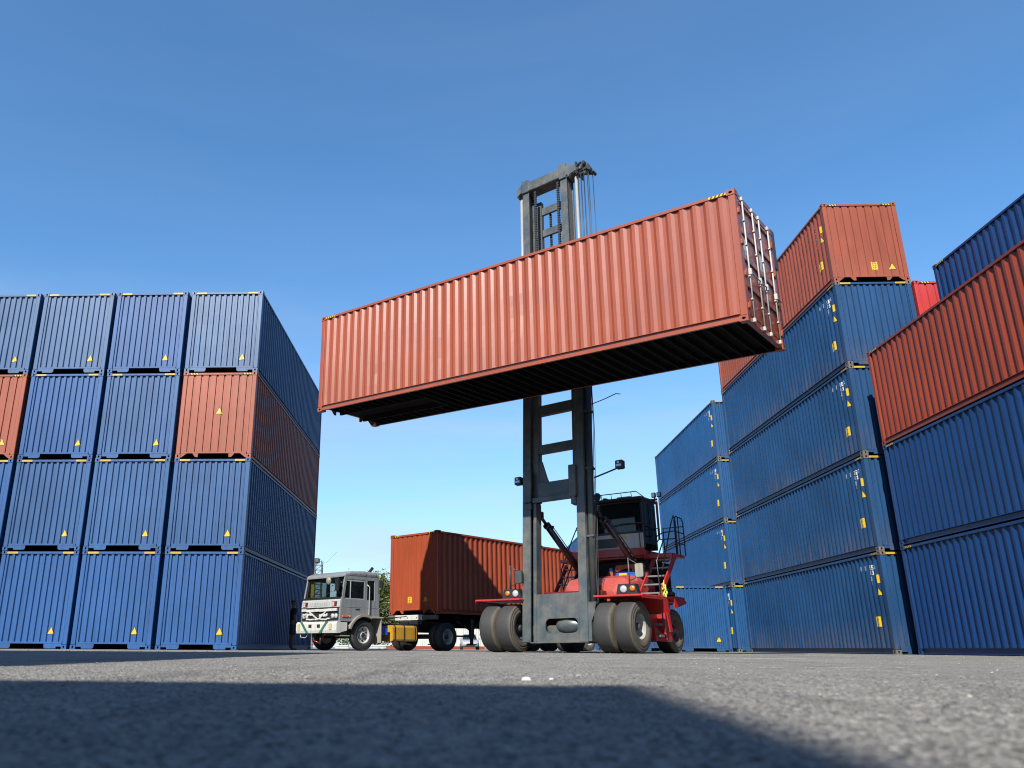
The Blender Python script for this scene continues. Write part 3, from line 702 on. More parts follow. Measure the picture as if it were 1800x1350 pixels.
# ------------------------------------------------------------------ wheels
def wheel(parent, c, axis, r, wd, rim_r, face, mats, name='wheel', dish=0.10, tread=False, bolts=8, holes=0):
    """tyre + rim (> hub). axis 'x' or 'y'; face = +1/-1 outer side"""
    ax = Vector((1, 0, 0)) if axis == 'x' else Vector((0, 1, 0)); ax = ax * face
    h = wd / 2; mb = MB(); mb.mat(mats[0])
    prof = [(-h * .80, rim_r), (-h * .98, rim_r + (r - rim_r) * .12), (-h * 1.02, rim_r + (r - rim_r) * .40), (-h * .96, rim_r + (r - rim_r) * .74), (-h * .86, r * .962), (-h * .74, r * .988), (-h * .5, r), (0, r * 1.002), (h * .5, r), (h * .74, r * .988), (h * .86, r * .962), (h * .94, rim_r + (r - rim_r) * .80), (h * .91, rim_r + (r - rim_r) * .77), (h * .97, rim_r + (r - rim_r) * .72), (h * 1.0, rim_r + (r - rim_r) * .60), (h * .96, rim_r + (r - rim_r) * .56), (h * 1.02, rim_r + (r - rim_r) * .52), (h * 1.02, rim_r + (r - rim_r) * .40), (h * .98, rim_r + (r - rim_r) * .12), (h * .80, rim_r)]
    mb.lathe(prof, c, ax, 56)
    ty = mb.build('tyre', None, None)
    w_ = empty(name, (0, 0, 0)) if False else None
    ty.name = name; ty.parent = parent
    mb = MB(); mb.mat(mats[1])
    mb.lathe([(h * .80, rim_r * 1.01), (h * .86, rim_r * 1.0), (h * .84, rim_r * .93), (h * .80 - dish * .5, rim_r * .88), (h * .80 - dish, rim_r * .80), (h * .80 - dish * 1.0, rim_r * .42), (h * .80 - dish * .6, rim_r * .36), (h * .80 - dish * .55, 0.001)], c, ax, 40)
    mb.lathe([(-h * .80, rim_r * 1.01), (-h * .84, rim_r * .95), (-h * .4, rim_r * .9), (-h * .35, 0.001)], c, ax, 40)
    x = ax.cross(Vector((0, 0, 1))); y = ax.cross(x)
    for k in range(bolts):
        t = 2 * math.pi * k / bolts; p = Vector(c) + (x * math.cos(t) + y * math.sin(t)) * rim_r * .55 + ax * (h * .80 - dish)
        mb.mat(M['blacksteel']).tube([p, p + ax * .03], rim_r * .055, 6)
    for k in range(holes):
        t = 2 * math.pi * (k + .5) / holes; p = Vector(c) + (x * math.cos(t) + y * math.sin(t)) * rim_r * .70 + ax * (h * .80 - dish + .001)
        mb.mat(M['black']).tube([p, p + ax * .008], rim_r * .10, 10)
    rim = mb.build('rim', None, ty)
    mb = MB(); p = Vector(c) + ax * (h * .80 - dish * .6)
    mb.mat(mats[2]).lathe([(0, rim_r * .30), (dish * .45, rim_r * .28), (dish * .6, rim_r * .16), (dish * .62, .001)], p, ax, 20); mb.build('hub', None, ty)
    return ty

# ------------------------------------------------------------------ container lift truck
LT = empty('container_lift_truck', (1.485, 19.53, 0), -0.6375)
tag(LT, 'red and grey container lift truck with tall mast holding up a container', 'lift truck')
U0 = -0.28
for sg in (-1, 1):
    for k, off in enumerate((1.40, 1.93)):
        outer = sg if k == 1 else -sg
        wheel(LT, (U0 + sg * off, 2.07, .605), 'x', .605, .47, .30, outer, (M['slick'], M['concrete'] if (sg == 1 and k == 1) else M['dgrey'], M['dgrey']), dish=.20 if sg == 1 else .1, bolts=10)
wheel(LT, (1.30, 5.0, .56), 'x', .56, .42, .27, 1, (M['slick'], M['dred'], M['dgrey']), dish=.08)
wheel(LT, (-1.75, 5.2, .54), 'x', .54, .42, .27, 1, (M['slick'], M['dred'], M['dgrey']), dish=.08)

lr, tb = -0.0157, 0.0874
tv = Vector((lr, tb, 1)).normalized(); svv = (Vector((1, 0, 0)) - tv * tv.x).normalized(); dv = tv.cross(svv)
MM = Matrix((svv, dv, tv)).transposed().to_4x4(); MM.translation = (-.26, 1.8, 0)
G_ = M['grey']; DG = M['dgrey']
# outer mast: uprights, each a part
def mast_part(name, mb, mat, parent=None, mtx=MM):
    o = mb.build(name, mat, parent or LT)
    if parent is None: o.matrix_local = mtx
    return o
for sg, (a, b) in ((-1, (-1.05, -.80)), (1, (.60, .84))):
    mb = MB(); mb.mat(G_)
    mb.box((a, 0, .26), (b, .06, 7.3), .012)                     # front flange
    xi = (a, a + .07) if sg < 0 else (b - .07, b)
    mb.box((xi[0], .061, .28), (xi[1], .44, 7.3), .006)          # web
    mb.box((a, .441, .26), (b, .50, 7.3), .012)                  # rear flange
    if sg < 0: mb.mat(DG).box((-.775, .10, .27), (-.735, .44, 4.9), .004); mb.mat(G_).box((-.72, .03, .27), (-.635, .30, 3.86), .008)
    else: mb.mat(G_).box((.845, .20, .30), (.875, .42, 1.5), .004)
    up_ = mast_part('mast_upright', mb, None)
# front plate with an oblong slot
mb = MB(); mb.mat(G_)
X0, X1, Q0, Q1, HR = -.38, .54, .47, .83, .12
for bx in (((-.63, Q1), (.598, 1.43)), ((-.63, .262), (.598, Q0)), ((-.63, Q0 + .0001), (X0, Q1 - .0001)), ((X1, Q0 + .0001), (.598, Q1 - .0001))):
    mb.box((bx[0][0], .04, bx[0][1]), (bx[1][0], .085, bx[1][1]))
for (cx_, cz_, a0, px_, pz_) in ((X1 - HR, Q1 - HR, 0, X1, Q1), (X0 + HR, Q1 - HR, 90, X0, Q1), (X0 + HR, Q0 + HR, 180, X0, Q0), (X1 - HR, Q0 + HR, 270, X1, Q0)):
    mb.prism(arc((cx_, cz_), HR, a0, a0 + 90, 6) + [(px_, pz_)], .0405, .0845, 'xz')
mb.box((-.63, .041, 1.4301), (.598, .084, 1.445))
def rrect(x0, z0, x1, z1, r, n=5):
    p = []
    for (cx, cz, a) in ((x1 - r, z1 - r, 0), (x0 + r, z1 - r, 90), (x0 + r, z0 + r, 180), (x1 - r, z0 + r, 270)): p += arc((cx, cz), r, a, a + 90, n)
    return p
mb.box((-.80, -.02, .235), (.84, .10, .2605), .004)
mast_part('front_plate', mb, None)
mb = MB(); mb.mat(DG).box((-.62, .12, .95), (.59, .42, 1.3), .02)
mast_part('mast_cross_tie', mb, None)
# lift cylinders: barrel + rod
for sg in (-1, 1):
    x = sg * .945 - (.0 if sg > 0 else .02); y = .14 if sg > 0 else .62
    mb = MB(); mb.mat(DG if sg > 0 else DG).tube([(x, y, 1.18), (x, y, 7.15)], .092, 18); mb.box((x - .11, y - .11, 1.05), (x + .11, y + .11, 1.20), .015)
    mb.box((x - .10, y - .10, 7.1), (x + .10, y + .10, 7.22), .02)
    for z in (2.8, 4.6, 6.2): mb.box((x - .105, y - .105, z), (x + .105, y + .105, z + .06), .01)
    cy = mast_part('lift_cylinder', mb, None)
    mb = MB(); x2 = -.955 if sg < 0 else 1.03
    mb.tube([(x2, .2, 7.1), (x2, .2, 14.15)], .050, 14); o = mb.build('cylinder_rod', M['chrome'], cy); o.matrix_local = Matrix.Rotation(R(-1.15), 4, 'Y')
# hydraulic lines along the right upright
mb = MB(); mb.mat(M['rubber'])
for k in range(3):
    pts = [(1.046 + k * .018, .12 + .03 * k + .02 * math.sin(z * 1.3 + k), z) for z in [.9 + .45 * i for i in range(15)]]
    mb.tube([(p[0] + .014 * math.sin(p[2] * 2.1 + k), p[1], p[2]) for p in pts], .009, 6)
mast_part('hydraulic_hoses', mb, None)
# small boxes on the left and right side of the lower mast
mb = MB(); mb.mat(G_); mb.prism([(.845, .27), (.845, 1.16), (1.03, 1.16), (1.03, .95), (.93, .72), (.93, .27)], .02, .30, 'xz'); mast_part('cylinder_bracket', mb, None)
# inner mast
MI = MM @ Matrix.Rotation(R(-1.15), 4, 'Y')
im = None
for sg, (a, b) in ((-1, (-.80, -.57)), (1, (.57, .80))):
    mb = MB(); mb.mat(G_); lo = 7.32
    mb.box((a, -.005, lo), (b, .05, 14.5), .012); xi = (a, a + .06) if sg < 0 else (b - .06, b); mb.mat(M['cast_rust']).box((xi[0] + (.04 if sg < 0 else -.04), .051, lo), (xi[1] + (.04 if sg < 0 else -.04), .40, 14.45), .006); mb.mat(G_); mb.box((a, .401, lo), (b, .45, 14.45), .01)
    a2, b2 = (-.60 + .0, -.52) if sg < 0 else (.50, .60)
    mb.box((xi[0] if sg < 0 else .62, .10, 3.9), (xi[1] if sg < 0 else .74, .36, 7.31), .006)
    o = mast_part('inner_upright', mb, None, mtx=MI)
    # tapered ladder legs of the carriage
    mb = MB(); mb.mat(G_)
    xa, xb = (-.80, -.60) if sg < 0 else (.46, .60)
    mb.box((xa, .105, 3.9), (xb, .30, 7.9), .008); mast_part('carriage_leg', mb, None)
    mb = MB(); mb.mat(G_); xa, xb = (-.97, -.74) if sg < 0 else (.42, .63)
    mb.box((xa, -.09, 3.88), (xb, -.005, 4.75), .015); mb.box((xa + .03, -.02, 3.70), (xb - .03, .2, 3.879), .01); mast_part('slide_shoe', mb, None)
for (z0, z1, y0, y1) in ((3.98, 4.42, .06, .25), (5.26, 5.52, .12, .24), (6.38, 6.69, .12, .24)):
    mb = MB(); mb.mat(G_).box((-.60, y0, z0), (.46, y1, z1), .012)
    if z0 < 4: mb.prism([(-.60, z1), (-.60, 5.1), (-.52, 5.05), (-.36, 4.55), (-.30, z1)], .13, .20, 'xz'); mb.prism([(.46, z1), (.46, 4.62), (.38, z1)], .13, .20, 'xz'); mb.box((-.72, -.03, 3.86), (.46, .059, 4.0), .01)
    mast_part('cross_beam', mb, None)
# innermost stage visible above the container
for xa, xb in ((-.50, -.40), (.42, .50)):
    mb = MB(); mb.mat(M['dgrey']).box((xa - .06, .47, 8.2), (xb, .62, 13.9), .008); mast_part('innermost_upright', mb, None, mtx=MI)
for z0, z1 in ((12.56, 12.82), (13.38, 13.66)):
    mb = MB(); mb.mat(G_).box((-.40, .50, z0), (.42, .58, z1), .01); mast_part('upper_cross_beam', mb, None, mtx=MI)
mb = MB(); mb.mat(G_).box((-.84, -.02, 14.10), (.84, .42, 14.46), .02)
mb.prism([(-.84, 14.46), (-1.02, 14.30), (-1.02, 14.05), (-.84, 14.16)], .0, .60, 'xz'); mb.prism([(.84, 14.46), (1.10, 14.42), (1.12, 14.16), (.95, 14.12), (.84, 14.02)], .0, .40, 'xz')
mb.box((-.80, -.06, 14.05), (-.56, .0, 14.52), .015); mb.box((.56, -.06, 14.0), (.80, .0, 14.56), .015)
mast_part('mast_head', mb, None, mtx=MI)
for x in (-.36, .46):
    mb = MB(); mb.mat(M['blacksteel']); z = 7.4
    while z < 13.95:
        mb.box((x - .042, .02, z), (x + .042, .085, z + .055), .006); mb.box((x - .028, .03, z + .055), (x + .028, .065, z + .085)); z += .085
    mb.tube([(x, .042, 7.4), (x, .042, 14.0)], .014, 6); mast_part('lift_chain', mb, None, mtx=MI)
mb = MB(); mb.mat(M['blacksteel']); z = 7.4; x = -.16
while z < 13.4: mb.box((x - .035, .60, z), (x + .035, .66, z + .06), .005); z += .085
mb.tube([(x, .62, 7.4), (x, .62, 13.4)], .012, 6); mast_part('lift_chain', mb, None, mtx=MI)
# hose reel / pulley at the head, right
mb = MB(); mb.mat(M['blacksteel'])
mb.beam((1.02, .10, 14.32), (1.30, .05, 14.40), .05, .05); mb.box((1.10, .02, 14.05), (1.14, .5, 14.50), .01)
mb.prism([(1.14, 14.40), (1.34, 14.50), (1.46, 14.38), (1.64, 14.0), (1.56, 14.02), (1.40, 14.22), (1.16, 14.22)], .20, .27, 'xz')
mb.prism([(1.14, 14.36), (1.34, 14.44), (1.56, 14.08), (1.16, 14.24)], .45, .50, 'xz')
mb.tube([(1.34, .1, 14.42), (1.34, .5, 14.42)], .06, 16); mb.tube([(1.54, .1, 14.10), (1.54, .5, 14.10)], .05, 14)
pul = mast_part('hose_pulley', mb, None, mtx=MI)
for k, (x, y) in enumerate(((1.12, .15), (1.17, .25), (1.22, .35), (1.30, .2), (1.36, .3), (1.43, .25), (1.52, .35))):
    mb = MB(); mb.tube([(x, y, 14.25 if k < 5 else 14.1), (x + .004, y, 12.2), (x - .02, y, 9.8), (x - .03, y, 7.7)], .011 if k > 2 else .016, 6); mb.build('pulley_hose', M['rubber'], pul)
# work lamps on arms, rod
def work_lamp(parent, base, tip, s, face):
    mb = MB(); mb.mat(M['blacksteel']).tube([base, tip], .022, 8); mb.box((tip[0] - s / 2, tip[1] - .03, tip[2] - .02), (tip[0] + s / 2, tip[1] + .14, tip[2] + s * .95), .02)
    o = mast_part('work_lamp', mb, None); g = MB(); g.mat(M['lamp_white'])
    g.box((tip[0] - s * .36, tip[1] - .036, tip[2] + .03), (tip[0] + s * .36, tip[1] - .0305, tip[2] + s * .42), .002); g.box((tip[0] - s * .2, tip[1] - .036, tip[2] + s * .5), (tip[0] + s * .1, tip[1] - .0305, tip[2] + s * .8), .002); g.build('lamp_lens', None, o)
work_lamp(LT, (-1.05, .25, 4.46), (-1.27, .1, 4.5), .21, 0); work_lamp(LT, (1.02, .25, 4.40), (1.80, .1, 4.52), .21, 0)
mb = MB(); mb.mat(M['blacksteel']).tube([(1.03, .2, 6.45), (1.45, .15, 6.50), (1.80, .1, 6.56), (1.95, .05, 6.50)], .012, 6); mast_part('gauge_rod', mb, None)
# tilt cylinders
for sg in (-1, 1):
    a = Vector((U0 + sg * 1.0 - (.05 if sg > 0 else -.25), 2.45, 3.55)); b = Vector((U0 + sg * .95 + (.45 if sg > 0 else .6), 4.35, 1.75)); d = (b - a).normalized()
    mb = MB(); mb.mat(M['maroon']).tube([a + d * .34, b], .085, 16); mb.box((a.x - .07, a.y - .06, a.z - .08), (a.x + .07, a.y + .12, a.z + .1), .02)
    mb.tube([a + d * .34, a + d * .42], .105, 16); mb.tube([b - d * .2, b - d * .05], .10, 16)
    q = Vector((.12, 0, .04)); mb.mat(M['rubber']).tube([a + d * .5 + q, a + d * 1.1 + q, a + d * 2.0 + q * .8], .012, 6); mb.tube([a + d * .45 + q * .6, a + d * .52 + q * 1.1], .04, 8)
    tc_ = mb.build('tilt_cylinder', None, LT)
    mb = MB(); mb.tube([a, a + d * .36], .045, 12); mb.build('cylinder_rod', M['blacksteel'], tc_)
    if sg > 0:
        mb = MB(); k = 0
        x0 = a + d * 1.1
        while k < 14:
            p = x0 + d * (k * .085); mb.mat(M['lamp_red'] if k % 2 else M['sticker']); mb.beam(p + Vector((.088, -.01, .02)), p + d * .08 + Vector((.088, -.01, .02)), .02, .012); k += 1
        mb.build('warning_tape', None, tc_)
# ---- chassis, fenders
RD = M['red']
mb = MB(); mb.mat(G_).box((U0 - 1.15, 2.05, .40), (U0 + 1.15, 2.30, .66), .03); mb.lathe([(-.36, .10), (-.26, .19), (0, .235), (.22, .19), (.36, .10)], (-.08, 2.16, .66), (1, 0, 0), 24)
mb.build('front_axle', None, LT)
mb = MB(); mb.mat(M['dred']).box((-1.05, 2.35, .55), (.55, 5.9, 1.28), .03); mb.box((-.9, 2.30, 1.28), (.75, 2.6, 1.5), .02); mb.build('chassis', None, LT)
mb = MB(); mb.mat(M['blacksteel']).box((-1.5, 5.1, .42), (1.15, 5.35, .68), .03); mb.build('rear_axle', None, LT)
for sg in (-1, 1):
    mb = MB(); mb.mat(RD)
    xo = U0 + sg * 2.40; xi_ = U0 + sg * (1.12 if sg > 0 else 1.0)
    a_, b_ = sorted((xo, xi_))
    mb.box((a_, 1.68, 1.285), (b_, 2.85, 1.335), .012)
    mb.prism([(1.68, 1.285), (1.70, 1.25), (2.8, 1.25), (2.85, 1.285)], *( (xo - .02, xo) if sg > 0 else (xo, xo + .02) ), 'yz')
    if sg > 0:
        mb.prism([(2.86, 1.335), (2.86, 1.28), (3.05, .95), (3.05, 1.02)], a_ + .35, b_, 'yz')
        mb.prism([(3.02, 1.05), (2.84, 1.33), (3.06, 1.33), (3.30, .50), (3.16, .50)], b_ - .04, b_ - .005, 'yz')
    mb.build('front_fender', None, LT)
# right side body: boarding ladder bay
mb = MB(); mb.mat(RD)
mb.prism([(2.95, 1.25), (3.95, 1.25), (3.95, .30), (3.35, .30), (3.1, .62)], 1.40, 1.45, 'yz')
mb.box((1.15, 3.97, .28), (1.66, 4.35, 1.36), .03)
mb.prism([(3.05, .62), (3.12, .30), (3.75, .28), (3.75, .34), (3.2, .62)], 1.451, 1.74, 'yz')
mb.build('side_skirt', None, LT)
mb = MB(); mb.mat(RD); mb.box((1.0, 4.36, 1.28), (1.75, 5.15, 1.42), .02); mb.prism([(4.355, 1.42), (4.6, 1.42), (5.15, 1.32), (5.15, 1.26), (4.355, 1.10)], 1.751, 1.78, 'yz'); mb.build('rear_fender', None, LT)
mb = MB(); mb.mat(RD); mb.box((-2.1, 4.51, 1.25), (-1.2, 5.75, 1.34), .02); mb.build('rear_fender', None, LT)
mb = MB(); mb.mat(RD); mb.box((-1.55, 3.2, .28), (-1.2, 4.4, 1.25), .03); mb.build('side_skirt', None, LT)
mb = MB(); mb.mat(M['blacksteel']); mb.box((1.30, 4.5, 1.422), (1.65, 4.8, 1.56), .04); mb.tube([(1.35, 4.5, 1.60), (1.62, 4.5, 1.60)], .05, 8); mb.build('battery_box', None, LT)
# hood: faceted engine cover
def loft(mb, secs):
    n = len(secs[0]); b = len(mb.v)
    for s_ in secs: mb.v += [tuple(p) for p in s_]
    for i in range(len(secs) - 1):
        for k in range(n): mb.face((b + i * n + k, b + i * n + (k + 1) % n, b + (i + 1) * n + (k + 1) % n, b + (i + 1) * n + k))
    mb.face([b + k for k in range(n)][::-1]); mb.face([b + (len(secs) - 1) * n + k for k in range(n)])
mb = MB(); mb.mat(M['hood']); mb.smooth = False
def hs(y, x0, x1, z1, r): return [(x, y, z) for x, z in rrect(x0, 1.20, x1, z1, r, 4)]
loft(mb, [hs(2.62, -.35, .95, 1.50, .10), hs(2.68, -.50, 1.10, 1.66, .16), hs(2.95, -.58, 1.22, 1.84, .22), hs(3.4, -.62, 1.26, 1.93, .24), hs(4.4, -.62, 1.26, 1.93, .24)])
mb.build('engine_hood', None, LT)
# emblem board behind
mb = MB(); mb.mat(M['under']).box((.05, 3.65, 1.9), (1.45, 3.72, 2.30), .01)
mb.mat(M['salmon']).prism([(0.54, 2.21), (1.31, 2.24), (1.38, 2.14), (1.08, 2.12), (1.02, 2.04), (0.98, 2.12), (0.78, 2.12), (0.56, 2.04), (0.5, 2.08)], 3.635, 3.649, 'xz')
mb.mat(M['blue_box']).prism(rrect(.52, 1.92, 1.36, 2.02, .04), 3.635, 3.649, 'xz'); mb.mat(M['decal']).box((.62, 3.628, 1.95), (.84, 3.634, 2.00))
mb.mat(M['salmon']).prism([(0.34, 2.06), (0.44, 2.06), (0.44, 1.92), (0.38, 1.96)], 3.635, 3.649, 'xz'); mb.mat(M['blue_box']).prism(arc((0.39, 2.11), .05, 0, 360, 12)[:-1], 3.635, 3.649, 'xz')
mb.build('emblem_board', None, LT)
mb = MB(); mb.mat(M['under']).box((-1.05, 4.53, 1.28), (1.1, 5.9, 2.40), .02); mb.build('counterweight', None, LT)
# platform
mb = MB(); mb.mat(RD); mb.box((-1.05, 3.98, 2.47), (1.22, 4.06, 2.68), .012); mb.box((-1.40, 4.061, 2.42), (1.22, 5.6, 2.50), .01); mb.box((1.2201, 4.061, 2.42), (1.93, 4.95, 2.50), .01); mb.box((1.15, 4.061, 2.501), (1.22, 5.7, 2.62), .01)
mb.box((1.18, 4.02, 2.38), (1.95, 4.0599, 2.50), .01); mb.box((-1.43, 5.0, 2.501), (-1.36, 5.6, 2.66), .01); mb.build('cab_platform', None, LT)
# cab
CB = (-.52, 1.20, 4.10, 4.95, 2.68, 3.93)
x0, x1, y0, y1, z0, z1 = CB
mb = MB(); mb.mat(M['blacksteel']); pw = .07
for (x, y) in ((x0, y0), (x1 - pw, y0), (x0, y1 - pw), (x1 - pw, y1 - pw)): mb.box((x, y, z0), (x + pw, y + pw, z1), .01)
mb.box((x0, y0, z1), (x1, y1, z1 + .06), .02); mb.box((x0 - .03, y0 - .10, z1 + .061), (x1 + .03, y1 + .03, z1 + .14), .03)
mb.box((x0, y0 + .001, z0 + .42), (x1, y0 + .04, z0 + .47), .005); mb.box((x1 - .04, y0 + .07, z0 + .14), (x1 - .001, y1 - .07, z0 + .20), .005)
mb.box((x1 - .035, y0 + .45, z0 + .14), (x1 - .002, y0 + .50, z1), .004)
mb.box((x0, y1 - .05, z0), (x1, y1 - .001, z0 + .7), .005); mb.box((x0 + .001, y0 + .07, z0), (x0 + .03, y1 - .07, z1), .005)
cab = mb.build('cab', None, LT)
mb = MB(); mb.mat(M['white_paint']).box((x0 + .02, y0 - .03, z0 + .002), (x1 - .02, y0 - .001, z0 + .41), .012); mb.mat(M['blacksteel']).box((x0 + .25, y0 - .055, z0 + .06), (x0 + .95, y0 - .031, z0 + .30), .01)
mb.mat(M['decal']).box((x0 + 1.0, y0 - .036, z0 + .28), (x0 + 1.22, y0 - .031, z0 + .34)); mb.build('cab_front_panel', None, cab)
mb = MB(); mb.box((x0 + .07, y0 + .01, z0 + .47), (x1 - .07, y0 + .02, z1)); mb.build('windscreen', M['glass'], cab)
mb = MB(); mb.box((x1 - .02, y0 + .07, z0 + .20), (x1 - .012, y1 - .07, z1)); mb.build('side_window', M['glass'], cab)
mb = MB(); mb.box((x0 + .07, y1 - .03, z0 + .7), (x1 - .07, y1 - .02, z1)); mb.build('rear_window', M['glass'], cab)
mb = MB(); mb.mat(M['rubber']); mb.box((.2, 4.5, 2.9), (.7, 4.95, 3.05), .05); mb.box((.22, 4.85, 3.0), (.68, 5.0, 3.65), .05); mb.box((.3, 4.88, 3.66), (.6, 4.98, 3.85), .04); mb.build('driver_seat', None, cab)
mb = MB(); mb.mat(M['rubber']); mb.tube([(.45, 4.3, 2.7), (.45, 4.35, 3.15)], .05, 8); mb.tube([(.45 + .19 * math.cos(R(a)), 4.36 + .19 * math.sin(R(a)) * .9, 3.17 + .06 * math.sin(R(a))) for a in range(0, 361, 24)], .015, 6, False); mb.build('steering_wheel', None, cab)
mb = MB(); mb.mat(M['salmon']); mb.box((x1 + .005, y1 + .035, z0 + .3), (x1 + .06, y1 + .09, z1 + .12), .01); mb.box((x1 - .3, y1 + .035, z1 + .142), (x1 + .06, y1 + .09, z1 + .20), .01); mb.build('cab_rear_guard', None, cab)
# roof rail and roof gear
mb = MB(); mb.mat(M['blacksteel']); zr = z1 + .28
mb.tube([(x0, y0 - .05, zr), (x1 - .12, y0 - .05, zr), (x1 - .02, y0 + .2, z1 + .15)], .014, 6); mb.tube([(x0, y0 - .05, zr), (x0, y0 - .05, z1 + .13)], .014, 6)
for k in range(5): x = x0 + .25 + k * .3; mb.tube([(x, y0 - .05, zr), (x, y0 - .02, z1 + .13)], .010, 6)
mb.box((x0 + .5, y0 + .1, z1 + .141), (x0 + .62, y0 + .3, z1 + .22), .02); mb.mat(M['decal']).box((x0 + 1.0, y0 + .0, z1 + .141), (x0 + 1.4, y0 + .1, z1 + .18), .01); mb.mat(M['dgrey']).lathe([(0, .10), (.02, .12), (.04, .10), (.045, .001)], (x0 + .38, y0 + .05, z1 + .26), (0, -1, 0), 18)
mb.mat(M['blacksteel']).tube([(x0 + .38, y0 + .06, z1 + .14), (x0 + .38, y0 + .06, z1 + .26)], .012, 6)
mb.build('roof_rail', None, cab)
for dx in (-.02, .14):
    mb = MB(); mb.mat(M['blacksteel']); x = x1 + dx - .14; y = y1 + .2
    mb.tube([(x1 - .06, y - .05, z1 + .06), (x1 - .06, y, z1 + .36)], .02, 6); mb.box((x, y - .03, z1 + .26), (x + .12, y + .06, z1 + .40), .015); l_ = mb.build('cab_lamp', None, cab)
    g = MB(); g.box((x + .015, y - .036, z1 + .275), (x + .105, y - .0305, z1 + .385), .002); g.build('lamp_lens', M['lamp_white'], l_)
# stairs
def stairs(xa, xb, ya, yb, za, zb, n, low=0):
    mb = MB(); mb.mat(RD)
    for x in (xa, xb): mb.beam((x, ya, za), (x, yb, zb), .035, .15, .005)
    st = mb.build('stair_flight', None, LT)
    for k in range(n):
        f_ = (k + .5) / n; y = ya + (yb - ya) * f_; z = za + (zb - za) * f_
        g = MB(); g.mat(M['tread_alu']).box((xa + .02, y - .05, z - .02), (xb - .02, y + .13, z + .02), .004); g.build('stair_tread', None, st)
    for k in range(low):
        z = .42 + k * .27; g = MB(); g.mat(M['tread_alu']).box((xa + .04, ya + .10, z - .03), (xb - .10, ya + .35, z + .02), .004); g.build('stair_tread', None, st)
    return st
stR = stairs(1.40, 1.95, 3.05, 4.25, 1.32, 2.45, 5, 4)
stL = stairs(-1.90, -1.42, 4.3, 5.35, 1.30, 2.45, 5)
def rail(paths, name, r=.017, mat='blacksteel', parent=None):
    mb = MB(); mb.mat(M[mat])
    for p in paths: mb.tube(p, r, 8)
    return mb.build(name, None, parent or LT)
def loop(x, y0_, y1_, zb, zt):
    return [(x, y0_, zb), (x, y0_, zt - .08), (x, y0_ + .05, zt), (x, y1_ - .05, zt), (x, y1_, zt - .08), (x, y1_, zb)]
rail([[(1.97, 3.1, .55), (1.97, 3.05, 1.6), (1.97, 3.0, 2.2), (1.97, 3.5, 2.75)], [(1.97, 3.3, 2.0), (1.97, 4.1, 3.25), (1.95, 4.35, 3.50), (1.95, 4.45, 3.35), (1.95, 4.45, 2.5)]], 'handrail')
rail([[(1.90, 4.5, 2.5), (1.90, 4.5, 3.4), (1.90, 4.62, 3.52), (1.90, 5.0, 3.5), (1.90, 5.1, 3.4), (1.90, 5.1, 2.5)], [(1.90, 4.5, 3.1), (1.90, 5.1, 3.1)], [(1.90, 4.5, 2.8), (1.90, 5.1, 2.8)], [(1.3, 5.15, 2.5), (1.3, 5.15, 3.3), (1.90, 5.12, 3.3)], [(1.90, 4.75, 2.5), (1.90, 4.75, 3.5)], [(1.25, 4.8, 3.05), (1.6, 4.4, 3.08), (1.92, 4.4, 3.1)], [(1.25, 4.2, 2.55), (1.5, 4.35, 2.9), (1.92, 4.42, 2.9)]], 'guard_rail')
rail([[(-1.40, 4.2, 1.35), (-1.40, 4.15, 2.25), (-1.40, 4.8, 3.1), (-1.38, 5.15, 3.55), (-1.38, 5.25, 3.45), (-1.38, 5.3, 2.5)], [(-1.40, 4.2, 1.7), (-1.40, 4.9, 2.6), (-1.38, 5.3, 2.95)], [(-1.2, 5.3, 2.5), (-1.2, 5.3, 3.45), (-1.5, 5.32, 3.5)], [(-1.3, 5.35, 2.5), (-1.3, 5.35, 3.65), (-1.15, 5.35, 3.75), (-.8, 5.35, 3.7)], [(-1.3, 5.35, 3.1), (-.8, 5.35, 3.1)]], 'guard_rail')
rail([loop(-1.75, 3.2, 3.55, 1.30, 1.68)], 'grab_handle', .014); rail([[(-1.95, 2.6, 1.34), (-1.80, 2.75, 1.62), (-1.70, 2.8, 1.66), (-1.65, 2.8, 1.34)]], 'grab_handle', .014)
rail([[(-.42, 4.06, 3.25), (.6, 4.03, 3.35), (1.24, 4.03, 3.35), (1.27, 4.4, 3.3), (1.27, 5.0, 3.25)], [(1.10, 4.03, 3.35), (1.10, 4.03, 2.7)]], 'cab_hand_bar', .012, parent=None)
